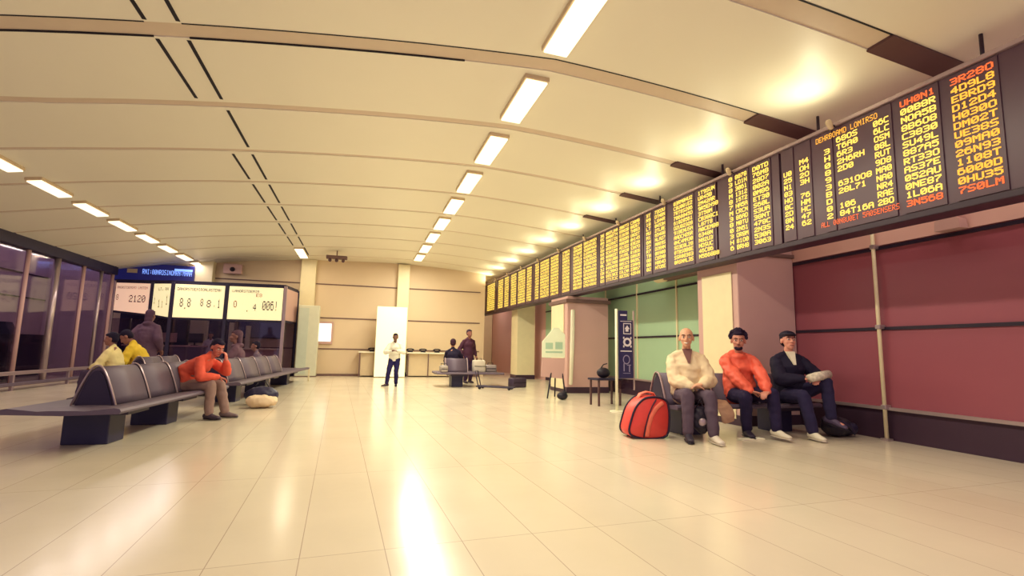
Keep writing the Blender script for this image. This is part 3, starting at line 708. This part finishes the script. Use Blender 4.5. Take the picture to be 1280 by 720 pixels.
for i in range(39): b.faces.new((n0[(i+1) % 39], n0[i], cv))
cv = b.verts.new((0, .19, .3)); n0 = rings[-1]
for i in range(39): b.faces.new((n0[i], n0[(i+1) % 39], cv))
mk('body', b, M_bag, rb, True)
for y in (-.15, .15):
    b = bmesh.new(); pr = dprof(.965); tube(b, [(u, y, v) for u, v in pr+pr[:1]], [.014]*40, side=(0,1,0), n=8, round_ends=False); mk('piping', b, M_pipe, rb, True)
b = bmesh.new(); tube(b, [(-.09,-.172,.03),(-.07,-.184,.16),(-.03,-.188,.3),(.03,-.18,.42),(.09,-.165,.5)], [.008]*5, n=8); mk('zip', b, M_pipe, rb, True)
b = bmesh.new(); tube(b, [(-.05,-.174,.04),(-.03,-.184,.16),(.01,-.188,.29),(.08,-.182,.39),(.18,-.168,.46)], [(.03,.008)]*5, side=(1,0,0), n=8); mk('reflective_band', b, M_bagl, rb, True)
b = bmesh.new(); tube(b, [(-.09,0,.50),(-.06,0,.56),(.03,0,.585),(.12,0,.57),(.15,0,.52)], [(.05,.014)]*5, side=(0,1,0), n=8); mk('handle', b, M_bagl, rb, True)
b = bmesh.new(); box(b, -.2, .2, -.12, .12, 0, .02, .005); mk('base', b, M_pipe, rb)
# black backpack beside third man
bp = empty('backpack', (6.46, 5.5, 0), .15, 'black backpack slumped on the floor right of the man in the black cap', 'backpack')
def blobmesh(name, fn, m, parent=None, vox=.012, sm=3, wr=0, wscale=9, loc=None):
    b = bmesh.new(); fn(b); return fuse(name, b, m, parent, vox, sm, wr, wscale, loc)
DG = bpy.context.evaluated_depsgraph_get
def fuse(name, b, m, parent=None, vox=.012, sm=3, wr=0, wscale=9, loc=None):
    bmesh.ops.recalc_face_normals(b, faces=b.faces)
    me = bpy.data.meshes.new('tmp'); b.to_mesh(me); b.free()
    t = bpy.data.objects.new('tmp', me); C.objects.link(t)
    md = t.modifiers.new('r', 'REMESH'); md.mode = 'VOXEL'; md.voxel_size = vox; md.use_smooth_shade = True
    if sm: s = t.modifiers.new('s', 'SMOOTH'); s.factor = .5; s.iterations = sm
    dg = DG(); dg.update(); ev = t.evaluated_get(dg); nm = bpy.data.meshes.new_from_object(ev)
    bpy.data.objects.remove(t); bpy.data.meshes.remove(me)
    if wr:
        ns = [v.normal.copy() for v in nm.vertices]
        for v, n in zip(nm.vertices, ns):
            p = v.co*wscale; v.co += n*wr*(noise.noise(Vector((p.x, p.y, p.z*1.6)))+.5*noise.noise(p*2.3))
    nm.materials.clear()
    ms = m if isinstance(m, (list, tuple)) else [m]
    for q in ms: nm.materials.append(q)
    for p_ in nm.polygons: p_.use_smooth = True; p_.material_index = 0
    o = bpy.data.objects.new(name, nm); nm.name = name; C.objects.link(o)
    if parent: o.parent = parent
    if loc: o.location = loc
    return o
def f(b): ell(b, (0,0,.13), (.27,.17,.13)); ell(b, (-.08,.02,.2), (.15,.13,.1)); ell(b, (.15,-.03,.1), (.14,.14,.1))
blobmesh('body', f, M_black, bp, .014, 3, .012, 8)
b = bmesh.new(); tube(b, [(-.1,-.12,.22),(0,-.18,.16),(.1,-.18,.05)], [(.025,.006)]*3, side=(0,0,1), n=8); mk('strap', b, M_navy, bp, True)
b = bmesh.new(); ell(b, (.12,-.13,.12), (.1,.06,.08)); mk('front_pocket', b, M_navy, bp, True)
# bags by the far end of the left bench
o = blobmesh('cloth_bundle', lambda b: (ell(b, (0,0,.11), (.27,.2,.11)), ell(b, (-.1,.02,.13), (.16,.14,.1))), mat('cream_cloth', (226, 200, 166), .7), None, .015, 3, .02, 9)
o.location = (-1.62, 9.9, 0); tag(o, 'cream cloth bundle on the floor beside the far bench', 'bundle')
e = empty('holdall', (-1.72, 10.45, 0), 0, 'dark navy holdall under the edge of the far bench behind the cream bundle', 'bag')
blobmesh('body', lambda b: (ell(b, (0,0,.17), (.3,.17,.17)), ell(b, (.1,0,.2), (.16,.12,.12))), M_ped, e, .015, 3, .015, 8)
b = bmesh.new(); tube(b, [(-.12,0,.32),(-.06,0,.42),(.06,0,.42),(.12,0,.32)], [.012]*4, n=8); mk('handle', b, M_black, e, True)

# ------------------------------------------------------------------ people
def V(*a): return Vector(a)
def ik(a, t, l1, l2, pole):
    a, t = Vector(a), Vector(t); d = t-a; L = d.length
    if L > (l1+l2)*.995: t = a+d.normalized()*(l1+l2)*.995; d = t-a; L = d.length
    if L < abs(l1-l2)*1.05: L = abs(l1-l2)*1.05
    x = (L*L+l1*l1-l2*l2)/(2*L); h = math.sqrt(max(l1*l1-x*x, 0)); dn = d.normalized()
    p = Vector(pole)-dn*Vector(pole).dot(dn)
    if p.length < 1e-4: p = dn.orthogonal()
    return a+dn*x+p.normalized()*h, t
def hand(b, w, d, n, s, curl=.5):
    """w wrist, d finger direction, n palm-side normal, s=+1/-1 thumb side"""
    w, d, n = Vector(w), Vector(d).normalized(), Vector(n); n = (n-d*n.dot(d)).normalized(); t = d.cross(n).normalized()*s
    tube(b, [w-d*.01, w+d*.03, w+d*.085], [(.026,.019),(.038,.016),(.040,.013)], side=t, n=12)
    for i, (off, L) in enumerate(((.030,.068),(.010,.078),(-.010,.072),(-.029,.056))):
        p = w+d*.088+t*off; ang = 0; dd = d
        pts = [p-d*.02, p]
        for k, f_ in enumerate((.45, .32, .23)):
            ang += curl*(.8 if k == 0 else 1.0)
            dd = (d*math.cos(ang)+n*math.sin(ang)).normalized(); p = p+dd*L*f_*1.05; pts.append(p)
        tube(b, pts, [.0095, .0095, .009, .0082, .0068], n=8)
    p = w+d*.022+t*.03; q = p+(d*.55+t*.7+n*.25).normalized()*.04; r = q+(d*.85+t*.25+n*.45).normalized()*.032; u = r+(d*.9+n*.5).normalized()*.024
    tube(b, [p-t*.012, q, r, u], [.014, .0115, .010, .008], n=8)
def person(label, pos, rz, S=1.0, pelvis=(0,0,.5), lean=(0,0,1), twist=0, head=(0,0,0), arms=None, legs=None, skin=(196,140,110), shirt=None, pants=None,
           shoes=((60,44,62),(60,44,62)), hair='short', haircol=(36,26,40), beard=None, vox=.008, slouch=.02, cap=None, group=None, vneck=None, neckfwd=.03, detail=True, smile=False, apron=None):
    e = empty('person', pos, rz, label, 'person', group); e.scale = (S, S, S)
    msk = mat('skin_%d_%d_%d' % skin, skin, .5, .4, noise_amt=.05, nscale=20)
    pel = Vector(pelvis); up = Vector(lean).normalized(); rt = Vector((math.cos(twist), math.sin(twist), 0)); rt = (rt-up*rt.dot(up)).normalized(); fw = up.cross(rt)*-1  # forward = -Y when upright
    fw = rt.cross(up)*-1 if rt.cross(up).y > 0 else rt.cross(up)
    hipr = Vector((1, 0, 0))
    mid = pel+(Vector((0,0,1))*.6+up*.4).normalized()*.2+Vector((0, slouch, 0)); chest = pel+up*.36; nk = pel+up*.50
    sh = {-1: pel+up*.415-rt*.172, 1: pel+up*.415+rt*.172}
    nt = nk+up*.045+fw*neckfwd
    hy, hp, hr = head
    HM = Matrix.Translation(nt+up*.0) @ Matrix.Rotation(twist*.6+hy, 4, 'Z') @ Matrix.Rotation(hp, 4, 'X') @ Matrix.Rotation(hr, 4, 'Y') @ Matrix.Scale(1.08, 4)
    joints = {}
    for s in (-1, 1):
        a = arms[s]; el, wr_ = ik(sh[s], a[0], .285, .255, a[1]); joints['el', s] = el; joints['wr', s] = wr_
        l = legs[s]; hip = pel+hipr*.09*s+Vector((0,0,-.02)); kn, an = ik(hip, l[0], .42, .41, l[1]); joints['hip', s] = hip; joints['kn', s] = kn; joints['an', s] = an
    b = bmesh.new()
    # torso core
    tube(b, [pel+V(0,0,-.04), pel+up*.06, mid, chest, pel+up*.44, nk], [(.14,.10),(.145,.10),(.12,.085),(.145,.10),(.13,.08),(.06,.055)], side=rt, n=16)
    tube(b, [nk-up*.03, nt+up*.03], [.055, .050])
    for s in (-1, 1):
        el, wr_, hip, kn, an = (joints[k, s] for k in ('el', 'wr', 'hip', 'kn', 'an'))
        tube(b, [nk+rt*.02*s, sh[s]], [.04, .045]); tube(b, [pel+up*.40+rt*.08*s, sh[s], (sh[s]*.5+el*.5), el], [.05, .048, .043, .036]); tube(b, [el, el*.65+wr_*.35, wr_], [.037, .038, .026])
        tube(b, [hip, hip*.5+kn*.5, kn], [.082, .07, .052]); tube(b, [kn, kn*.65+an*.35, an], [.052, .05, .034])
        a = arms[s]; hd = Vector(a[2]) if len(a) > 2 and a[2] else (wr_-el).normalized()
        hn = Vector(a[3]) if len(a) > 3 else V(0, 0, -1)
        if detail: hand(b, wr_, hd, hn, a[5] if len(a) > 5 else -s, a[4] if len(a) > 4 else .45)
        else: hand(b, wr_, hd, hn, -s, .3)
        td = Vector(legs[s][2]).normalized(); tube(b, [an+V(0,0,-.03)-td*.03, an+V(0,0,-.045)+td*.12], [(.034,.03),(.034,.02)], side=td.cross(V(0,0,1)))
    # head
    for c, r in (((0,.008,.142),(.074,.092,.086)), ((0,-.028,.085),(.060,.062,.07)), ((0,-.045,.045),(.045,.045,.042)), ((0,-.072,.022),(.022,.02,.018)),
                 ((.076,.012,.105),(.010,.020,.032)), ((-.076,.012,.105),(.010,.020,.032)), ((0,-.072,.142),(.05,.018,.012)),
                 ((.034,-.058,.088),(.024,.026,.022)), ((-.034,-.058,.088),(.024,.026,.022)), ((0,-.088,.052),(.026,.012,.007)), ((0,-.086,.04),(.022,.012,.008))):
        ell(b, c, r, HM)
    tube(b, [HM @ V(0,-.082,.135), HM @ V(0,-.103,.098), HM @ V(0,-.106,.085)], [.008, .013, .016], n=10)
    ell(b, (.014,-.093,.083), (.009,.009,.008), HM); ell(b, (-.014,-.093,.083), (.009,.009,.008), HM)
    body = fuse('body', b, msk, e, vox, 1)
    if detail:
        mw = mat('eye_white', (222, 208, 200), .3, noise_amt=0); me_ = mat('eye_dark', (28, 18, 26), .25, noise_amt=0)
        for s in (-1, 1):
            b = bmesh.new(); ell(b, (.03*s,-.078,.117), (.0145,.012,.008), HM); ey = mk('eye', b, mw, e, True)
            b = bmesh.new(); ell(b, (.03*s,-.0865,.117), (.0065,.005,.0065), HM); mk('iris', b, me_, ey, True)
            b = bmesh.new(); tube(b, [HM @ V(.012*s,-.091,.138), HM @ V(.032*s,-.090,.144), HM @ V(.052*s,-.076,.137)], [.004,.0055,.003], n=6); mk('eyebrow', b, mat('brow', haircol, .8), e, True)
        if smile:
            b = bmesh.new(); tube(b, [HM @ V(-.024,-.092,.056), HM @ V(0,-.102,.047), HM @ V(.024,-.092,.056)], [.004,.007,.004], n=8); mk('teeth', b, mat('teeth', (236, 226, 206), .3, noise_amt=0), e, True)
            b = bmesh.new(); tube(b, [HM @ V(-.027,-.088,.058), HM @ V(0,-.099,.041), HM @ V(.027,-.088,.058)], [.003,.005,.003], n=8); mk('lips', b, mat('lips', (150, 80, 76), .5), e, True)
        else:
            b = bmesh.new(); tube(b, [HM @ V(-.023,-.091,.047), HM @ V(0,-.102,.047), HM @ V(.023,-.091,.047)], [.003,.006,.003], n=8); mk('lips', b, mat('lips', (150, 80, 76), .5), e, True)
    mh_ = mat('hair_%d_%d_%d' % haircol, haircol, .8, .2, noise_amt=.2, nscale=60)
    if beard:
        b = bmesh.new(); tube(b, [HM @ V(-.03,-.089,.060), HM @ V(0,-.1045,.067), HM @ V(.03,-.089,.060)], [.004,.006,.004], n=8)
        ell(b, (0,-.080,.02), (.027,.02,.018), HM)
        if beard == 'full': ell(b, (0,-.055,.028), (.047,.044,.030), HM)
        fuse('beard', b, mh_, e, .005, 1)
    rr = random.Random(len(label))
    if hair in ('short', 'curly', 'long', 'bun'):
        b = bmesh.new(); ell(b, (0,.024,.158), (.080,.092,.085), HM); ell(b, (0,.048,.12), (.074,.066,.075), HM); ell(b, (0,-.045,.195), (.055,.04,.026), HM)
        if hair == 'curly':
            for k in range(110):
                a = rr.uniform(0, 6.28); ph = rr.uniform(-.1, 1.5); x_, y_, z_ = math.cos(a)*math.cos(ph), math.sin(a)*math.cos(ph), math.sin(ph)
                if y_ < -.35 and ph < .75: continue
                r_ = rr.uniform(.014, .026); ell(b, (x_*.090, .018+y_*.098, .152+z_*.100), (r_,r_,r_), HM, 8, 6)
        if hair == 'long': ell(b, (0,.06,.04), (.075,.05,.12), HM)
        if hair == 'bun': ell(b, (0,.12,.15), (.04,.035,.04), HM)
        fuse('hair', b, mh_, e, .007 if detail else .012, 1, .003, 40)
    elif hair == 'stubble':
        b = bmesh.new(); ell(b, (0,.035,.115), (.0765,.071,.055), HM); fuse('hair', b, mat('stubble', (150,108,92), .8), e, .007, 1)
    if cap:
        mc = mat('cap_%d_%d_%d' % cap, cap, .7)
        b = bmesh.new(); ell(b, (0,.015,.185), (.088,.104,.052), HM); ell(b, (0,.02,.155), (.083,.098,.03), HM); cp_ = fuse('cap', b, mc, e, .008, 2)
        b = bmesh.new(); ell(b, (-.015,-.10,.168), (.07,.055,.010), HM); mk('cap_peak', b, mc, cp_, True)
    # shirt
    if shirt:
        ms_ = mat('cloth_%d_%d_%d' % shirt['c'], shirt['c'], shirt.get('rough', .75), .25, noise_amt=.08, nscale=12)
        lo = shirt.get('loose', .02); b = bmesh.new(); hem = shirt.get('hem', .02)
        tube(b, [pel+V(0,0,-hem), pel+up*.08, mid, chest, pel+up*.43, pel+up*.485], [(.155+lo,.115+lo),(.155+lo,.115+lo),(.14+lo,.105+lo*1.3),(.165+lo*.7,.118+lo*.7),(.135+lo*.4,.09),(.07+lo*.3,.06)], side=rt, n=18)
        if shirt.get('belly'): ell(b, mid+fw*.06, (.15, .13, .13))
        tube(b, [nk-up*.05, nk+up*.02], [(.068,.064),(.06,.06)], side=rt)
        for s in (-1, 1):
            el, wr_ = joints['el', s], joints['wr', s]
            tube(b, [nk+rt*.015*s, (nk+sh[s])*.5+up*.008, sh[s]], [.05, .052, .055+lo*.2]); tube(b, [pel+up*.40+rt*.06*s, sh[s], sh[s]*.5+el*.5, el if shirt.get('sleeve', 'long') == 'long' else sh[s]*.3+el*.7], [.058+lo*.2, .058+lo*.3, .056+lo*.6, .052+lo*.7])
            if shirt.get('sleeve', 'long') == 'long':
                tube(b, [el, el*.4+wr_*.6, el*.08+wr_*.92], [.052+lo*.7, .047+lo*.5, .037+lo*.3])
        if shirt.get('hood'): ell(b, nk+up*.0-fw*.03, (.10, .085, .06)); ell(b, nk-up*.03+fw*.05, (.09, .06, .045))
        fuse('shirt', b, ms_, e, vox*1.15, 2, shirt.get('wr', .010), 9)
    if vneck:
        b = bmesh.new(); q = pel+up*.40+fw*(.125+.02)
        c_ = [nk+up*.03+rt*.055+fw*.075, nk+up*.03-rt*.055+fw*.075, pel+up*.36-rt*.012+fw*.152, pel+up*.36+rt*.012+fw*.152]
        top = [b.verts.new(p_) for p_ in c_]; bot = [b.verts.new(p_-fw*.05) for p_ in c_]
        b.faces.new(top); b.faces.new(bot[::-1])
        for i in range(4): b.faces.new((top[i], bot[i], bot[(i+1) % 4], top[(i+1) % 4]))
        mk('undershirt', b, mat('under_%d_%d_%d' % vneck, vneck, .7), e)
    if pants:
        mp_ = mat('trouser_%d_%d_%d' % pants, pants, .8, .2, noise_amt=.08, nscale=12); b = bmesh.new()
        tube(b, [pel+V(0,0,-.05), pel+V(0,0,.03)+up*.04], [(.165,.125),(.16,.12)], side=hipr, n=16)
        for s in (-1, 1):
            hip, kn, an = joints['hip', s], joints['kn', s], joints['an', s]
            tube(b, [hip, hip*.5+kn*.5, kn], [.10, .092, .076]); tube(b, [kn, kn*.6+an*.4, kn*.04+an*.96], [.075, .072, .062])
        fuse('trousers', b, mp_, e, vox*1.25, 2, .010, 8)
    for s in (-1, 1):
        an = joints['an', s]; td = Vector(legs[s][2]).normalized(); sd = td.cross(V(0,0,1)); sd.normalize(); dn = sd.cross(td); dn = dn if dn.z < 0 else -dn
        msx = mat('shoe_%d_%d_%d' % shoes[(s+1)//2], shoes[(s+1)//2], .5)
        b = bmesh.new(); tube(b, [an-td*.045+dn*.035, an+td*.03+dn*.035, an+td*.10+dn*.052, an+td*.165+dn*.058], [(.040,.042),(.043,.045),(.045,.032),(.038,.022)], side=sd, n=12)
        tube(b, [an+dn*.03, an-dn*.01], [.044, .043])
        sh_ = fuse('shoe', b, msx, e, .009, 1)
        b = bmesh.new(); tube(b, [an-td*.06+dn*.076, an+td*.06+dn*.079, an+td*.185+dn*.079], [(.040,.009),(.042,.009),(.034,.008)], side=sd, n=12); mk('sole', b, mat('sole', (208,196,180), .6) if sum(shoes[(s+1)//2]) > 400 else M_black, sh_, True)
    return e

# --- three men on the right bench (seat top .44; local -Y faces out)
SS = 1.13
def gp(x, y, z=0): return (x, y, z)
# bald man in cream
person('bald smiling person in a loose cream shirt and grey trousers seated nearest the red bag', (4.33, 5.92, 0), -.42, SS, pelvis=(0,.0,.50), lean=(0,.06,1), slouch=.04, head=(-.22,-.04,.0),
  arms={-1: ((-.02,-.30,.60), (-.6,.5,-.6), (1,-.1,-.1), (0,-.3,-1), .35), 1: ((.10,-.30,.63), (.7,.5,-.6), (-1,-.15,-.15), (0,.2,-1), .4)},
  legs={-1: ((-.10,-.44,.095), (0,-1,.7), (-.05,-1,0)), 1: ((.16,-.50,.095), (.15,-1,.7), (.25,-1,0))},
  skin=(216,160,130), shirt=dict(c=(236,212,176), loose=.05, wr=.014, belly=True, hem=.0), pants=(92,76,92), shoes=((52,44,60),(226,214,200)), hair='stubble', smile=True, vox=.0075, beard=None, vneck=(120,80,76))
# man in orange
person('curly haired person in a crumpled orange jacket seated in the middle with legs crossed', (5.22, 5.95, 0), -.35, SS*.99, pelvis=(0,0,.50), lean=(-.04,-.06,1), slouch=.03, head=(-.34,.04,.03),
  arms={-1: ((.0,-.42,.52), (-.7,.3,-.7), (.9,-.35,-.2), (0,-.2,-1), .5), 1: ((.17,-.42,.56), (.9,.4,-.3), (-.7,-.6,-.3), (0,.1,-1), .5)},
  legs={-1: ((-.05,-.30,.095), (-.1,-1,.7), (0,-1,0)), 1: ((.24,-.44,.12), (.25,-.6,1.5), (.5,-1,-.05))},
  skin=(196,130,112), shirt=dict(c=(238,104,82), loose=.045, rough=.4, wr=.018, hood=True), pants=(42,34,66), shoes=((50,40,62),(232,222,200)), hair='curly', haircol=(40,26,50), beard='full', vox=.0075)
# man in black cap
person('person in a black cap and black jacket over a white shirt, looking sideways', (6.0, 5.82, 0), -.25, SS*1.0, pelvis=(0,0,.50), lean=(-.02,.02,1), slouch=.03, head=(-.12,-.14,.06),
  arms={-1: ((-.03,-.33,.70), (-.8,.2,-.8), (.95,-.25,.05), (0,.1,-1), .5), 1: ((.17,-.30,.67), (.9,.3,-.6), (-.6,-.6,.1), (0,.1,-1), .6)},
  legs={-1: ((-.06,-.50,.095), (-.1,-1,.7), (.08,-1,0)), 1: ((.24,-.40,.25), (.35,-.8,1.1), (.6,-.7,-.25))},
  skin=(220,150,130), shirt=dict(c=(32,26,50), loose=.045, wr=.010, hood=False), pants=(46,40,72), shoes=((238,230,208),(84,70,98)), hair='short', haircol=(30,22,40), vox=.0075, cap=(34,26,48), vneck=(236,226,200))
# rolled newspaper in his hands
np_ = empty('newspaper', (6.01, 5.40, .83), 0, 'rolled pale newspaper held in the hands of the person in the black cap', 'newspaper')
b = bmesh.new(); tube(b, [(-.13,-.02,-.03),(.0,-.03,.0),(.19,-.02,.02)], [(.052,.06),(.06,.075),(.062,.08)], n=16, round_ends=False); mk('roll', b, mat('newsprint', (214,196,178), .7, noise_amt=.6, nscale=26), np_, True)
b = bmesh.new(); tube(b, [(.191,-.02,.02),(.194,-.02,.02)], [.03,.03], n=12, round_ends=False); mk('core', b, M_brown, np_)
# dark bag held between the bald man's knees
hb = empty('hand_luggage', (4.2, 5.5, .28), -.4, 'dark pouch bag hanging between the knees of the bald person', 'bag')
blobmesh('body', lambda b: (ell(b, (0,0,.0), (.12,.08,.16)), ell(b, (.02,-.01,-.06), (.1,.08,.12))), M_black, hb, .012, 2, .012, 12)
b = bmesh.new(); tube(b, [(-.05,0,.13),(0,-.01,.24),(.05,0,.13)], [.012]*3, n=8); mk('strap', b, M_black, hb, True)
b = bmesh.new(); ell(b, (.01,-.08,-.03), (.05,.02,.05)); mk('buckle_patch', b, M_rim, hb, True)
# added tan shape for the bald man's lit trouser leg, at bench edge
o = blobmesh('lit_trouser_leg', lambda b: (tube(b, [(0,0,.46),(0,-.12,.47),(0,-.22,.40),(.02,-.25,.32),(.03,-.25,.22)], [(.12,.03),(.13,.03),(.13,.03),(.12,.028),(.10,.02)], side=(1,0,0)),), mat('tan_cloth', (190,150,124), .8), None, .012, 2, .012, 10)
o.location = (4.68, 5.84, 0); tag(o, 'tan cloth shape for the lit trouser leg of the bald person, at the bench edge beside the orange jacket', 'trouser leg')
# low pale step in front of the bench
o = blobmesh('paper_sheet', lambda b: box(b, -.18, .18, -.05, .05, 0, .02), M_white, None, .006, 0); o.location = (4.98, 5.5, 0); tag(o, 'flat pale packet on the floor at the feet of the orange jacketed person', 'packet')

# --- stooping person in orange on left bench
bx, by = along(2.5, .2)
person('stooping person in an orange red top, head on hand, on the near left bench', (bx, by, 0), math.radians(75), 1.0, pelvis=(0,0,.50), lean=(.12,-.55,.9), slouch=.07, head=(-.5,.35,.1), neckfwd=.05,
  arms={-1: ((-.05,-.48,.62), (-.7,.2,-.5), (.5,-.6,-.3), (0,-.1,-1), .5), 1: ((.04,-.52,.86), (.6,-.2,-.9), (0,.1,1), (0,1,0), .6)},
  legs={-1: ((-.12,-.42,.095), (-.1,-1,.7), (-.1,-1,0)), 1: ((.14,-.52,.095), (.1,-1,.7), (.1,-1,0))},
  skin=(200,112,96), shirt=dict(c=(226,92,72), loose=.025), pants=(150,122,116), shoes=((70,56,72),(120,100,104)), hair='short', haircol=(34,24,50), vox=.010)
# --- people beyond the left bench
def sitpose(w=.12, fx=0): return dict(arms={-1: ((-.1,-.32,.62), (-.8,.3,-.5)), 1: ((.1,-.32,.62), (.8,.3,-.5))}, legs={-1: ((-w,-.46,.095), (0,-1,.7), (0,-1,0)), 1: ((w,-.46,.095), (0,-1,.7), (0,-1,0))})
def onbench(s, w): x_, y_ = along(s, w); return (x_, y_, 0)
person('person in a cream top with black hair seen from behind, beyond the near left bench', (-4.5, 11.45, 0), math.radians(-95), 1.0, pelvis=(0,0,.5), lean=(0,-.1,1), head=(.1,.1,0), skin=(150,100,90), shirt=dict(c=(240,222,160), loose=.03), pants=(70,56,80), vox=.012, detail=False, haircol=(34,26,50), **sitpose())
person('stooped person in a bright yellow top beside the cream topped person', (-4.40, 12.35, 0), math.radians(-90), 1.1, pelvis=(0,0,.5), lean=(0,-.3,1), head=(.1,.7,0), skin=(150,100,90), shirt=dict(c=(232,196,60), loose=.04), pants=(70,56,80), vox=.012, detail=False, haircol=(34,26,50), **sitpose())
STAND = dict(pelvis=(0,0,.90), arms={-1: ((-.26,-.05,.86), (-.3,.8,0)), 1: ((.26,-.05,.86), (.3,.8,0))}, legs={-1: ((-.10,0,.095), (0,-1,0), (-.1,-1,0)), 1: ((.10,.03,.095), (0,-1,0), (.1,-1,0))})
person('person in a dusky purple hooded shawl standing behind the yellow topped person', (-4.86, 13.9, 0), math.radians(170), 1.12, head=(0,.0,0), skin=(140,96,90), shirt=dict(c=(96,70,92), loose=.05, hem=.3, hood=True), pants=(60,48,72), vox=.014, detail=False, hair='long', haircol=(88,62,84), **STAND)
x_, y_ = along(6.3, -.25)
person('person in plum clothes seated on the far side of the far bench', (x_, y_, 0), math.radians(-85), 1.1, pelvis=(0,0,.5), lean=(0,0,1), skin=(140,96,90), shirt=dict(c=(104,74,90), loose=.04, hood=True), pants=(60,48,72), vox=.014, detail=False, hair='long', haircol=(92,66,82), **sitpose())
x_, y_ = along(8.2, -.25)
person('dark haired person low behind the far bench, only the head showing', (x_, y_, 0), math.radians(-85), .93, pelvis=(0,0,.5), lean=(0,-.15,1), skin=(140,96,90), shirt=dict(c=(110,90,110), loose=.03), pants=(60,48,72), vox=.014, detail=False, haircol=(34,26,48), **sitpose())
person('small figure in white inside the kiosk behind the counter', (-5.0, 19.72, 0), 0, .9, skin=(170,120,100), shirt=dict(c=(220,208,206), loose=.02), pants=(60,48,72), vox=.016, detail=False, haircol=(60,50,70), **STAND)
# --- standing man, centre
person('standing person in a white shirt and navy trousers before the glowing white panel', (.98, 14.95, 0), math.radians(-10), .90, pelvis=(0,0,.90), head=(0,.0,0), skin=(120,84,72),
  arms={-1: ((-.06,-.24,1.12), (-.9,.2,-.5), (.8,-.3,.2), (0,.2,-1), .4), 1: ((.08,-.24,1.14), (.9,.2,-.5), (-.8,-.2,.2), (0,.2,-1), .4)},
  legs={-1: ((-.20,-.10,.095), (0,-1,0), (-.8,-.6,0)), 1: ((.08,.0,.095), (0,-1,0), (.1,-1,0))}, shirt=dict(c=(236,232,214), loose=.03, hem=.0), pants=(40,34,84), shoes=((80,60,72),(40,32,56)), vox=.012, detail=False, haircol=(44,32,44))
# --- far seated and standing pair
person('person in black seated on the distant bench among grey luggage', (2.78, 15.32, 0), math.radians(160), 1.08, pelvis=(0,0,.52), lean=(.05,.05,1), head=(.2,0,0), skin=(214,150,118), shirt=dict(c=(34,26,52), loose=.02), pants=(56,46,70), vox=.013, detail=False, haircol=(60,34,50), **sitpose())
person('person in dark maroon standing behind the distant luggage', (3.45, 16.3, 0), math.radians(20), 1.04, skin=(150,96,84), shirt=dict(c=(78,42,64), loose=.03, hem=.15), pants=(60,40,70), vox=.014, detail=False, haircol=(60,40,60), **STAND)
# far luggage
def suitcase(x, y, z, w, d, h, col, lab, rz=0):
    e = empty('suitcase', (x, y, z), rz, lab, 'suitcase', 'luggage on the distant bench')
    b = bmesh.new(); box(b, -w/2, w/2, -d/2, d/2, 0, h, .04); mk('shell', b, mat('case_%d_%d_%d' % col, col, .5), e, True)
    b = bmesh.new(); tube(b, [(-.08,0,h-.01),(-.08,0,h+.05),(.08,0,h+.05),(.08,0,h-.01)], [.012]*4, n=8); mk('handle', b, M_black, e, True)
    b = bmesh.new(); box(b, -w/2+.02, w/2-.02, -d/2-.006, -d/2+.01, h*.5-.01, h*.5+.01); mk('zip', b, M_black, e)
suitcase(3.45, 14.75, .43, .36, .3, .36, (206,196,182), 'pale bulging bag right of the arched back on the distant bench')
suitcase(3.85, 14.9, .43, .34, .3, .22, (150,138,140), 'low grey bag at the right end of the distant bench')
suitcase(2.36, 14.55, .43, .22, .3, .2, (170,158,150), 'small grey bag at the left end of the distant bench')
suitcase(4.6, 14.5, 0, .5, .3, .28, (64,50,72), 'dark bag on the floor right of the distant bench', .3)
tr = empty('luggage_trolley', (3.75, 13.75, 0), -.5, 'low dark luggage trolley frame lying right of the distant bench', 'trolley')
for yy in (-.14, .14):
    b = bmesh.new(); tube(b, [(-.55,yy,.08),(.5,yy,.06)], [.02,.02], n=8); mk('rail', b, M_seatdark, tr, True)
b = bmesh.new(); tube(b, [(-.5,-.14,.08),(-.6,-.14,.5),(-.6,.14,.5),(-.5,.14,.08)], [.015]*4, n=8); mk('handle', b, M_seatdark, tr, True)
for xx in (-.45, .4):
    for yy in (-.17, .17):
        b = bmesh.new(); tube(b, [(xx,yy-.015,.045),(xx,yy+.015,.045)], [.045,.045], n=14, round_ends=False); mk('wheel', b, M_black, tr, True)
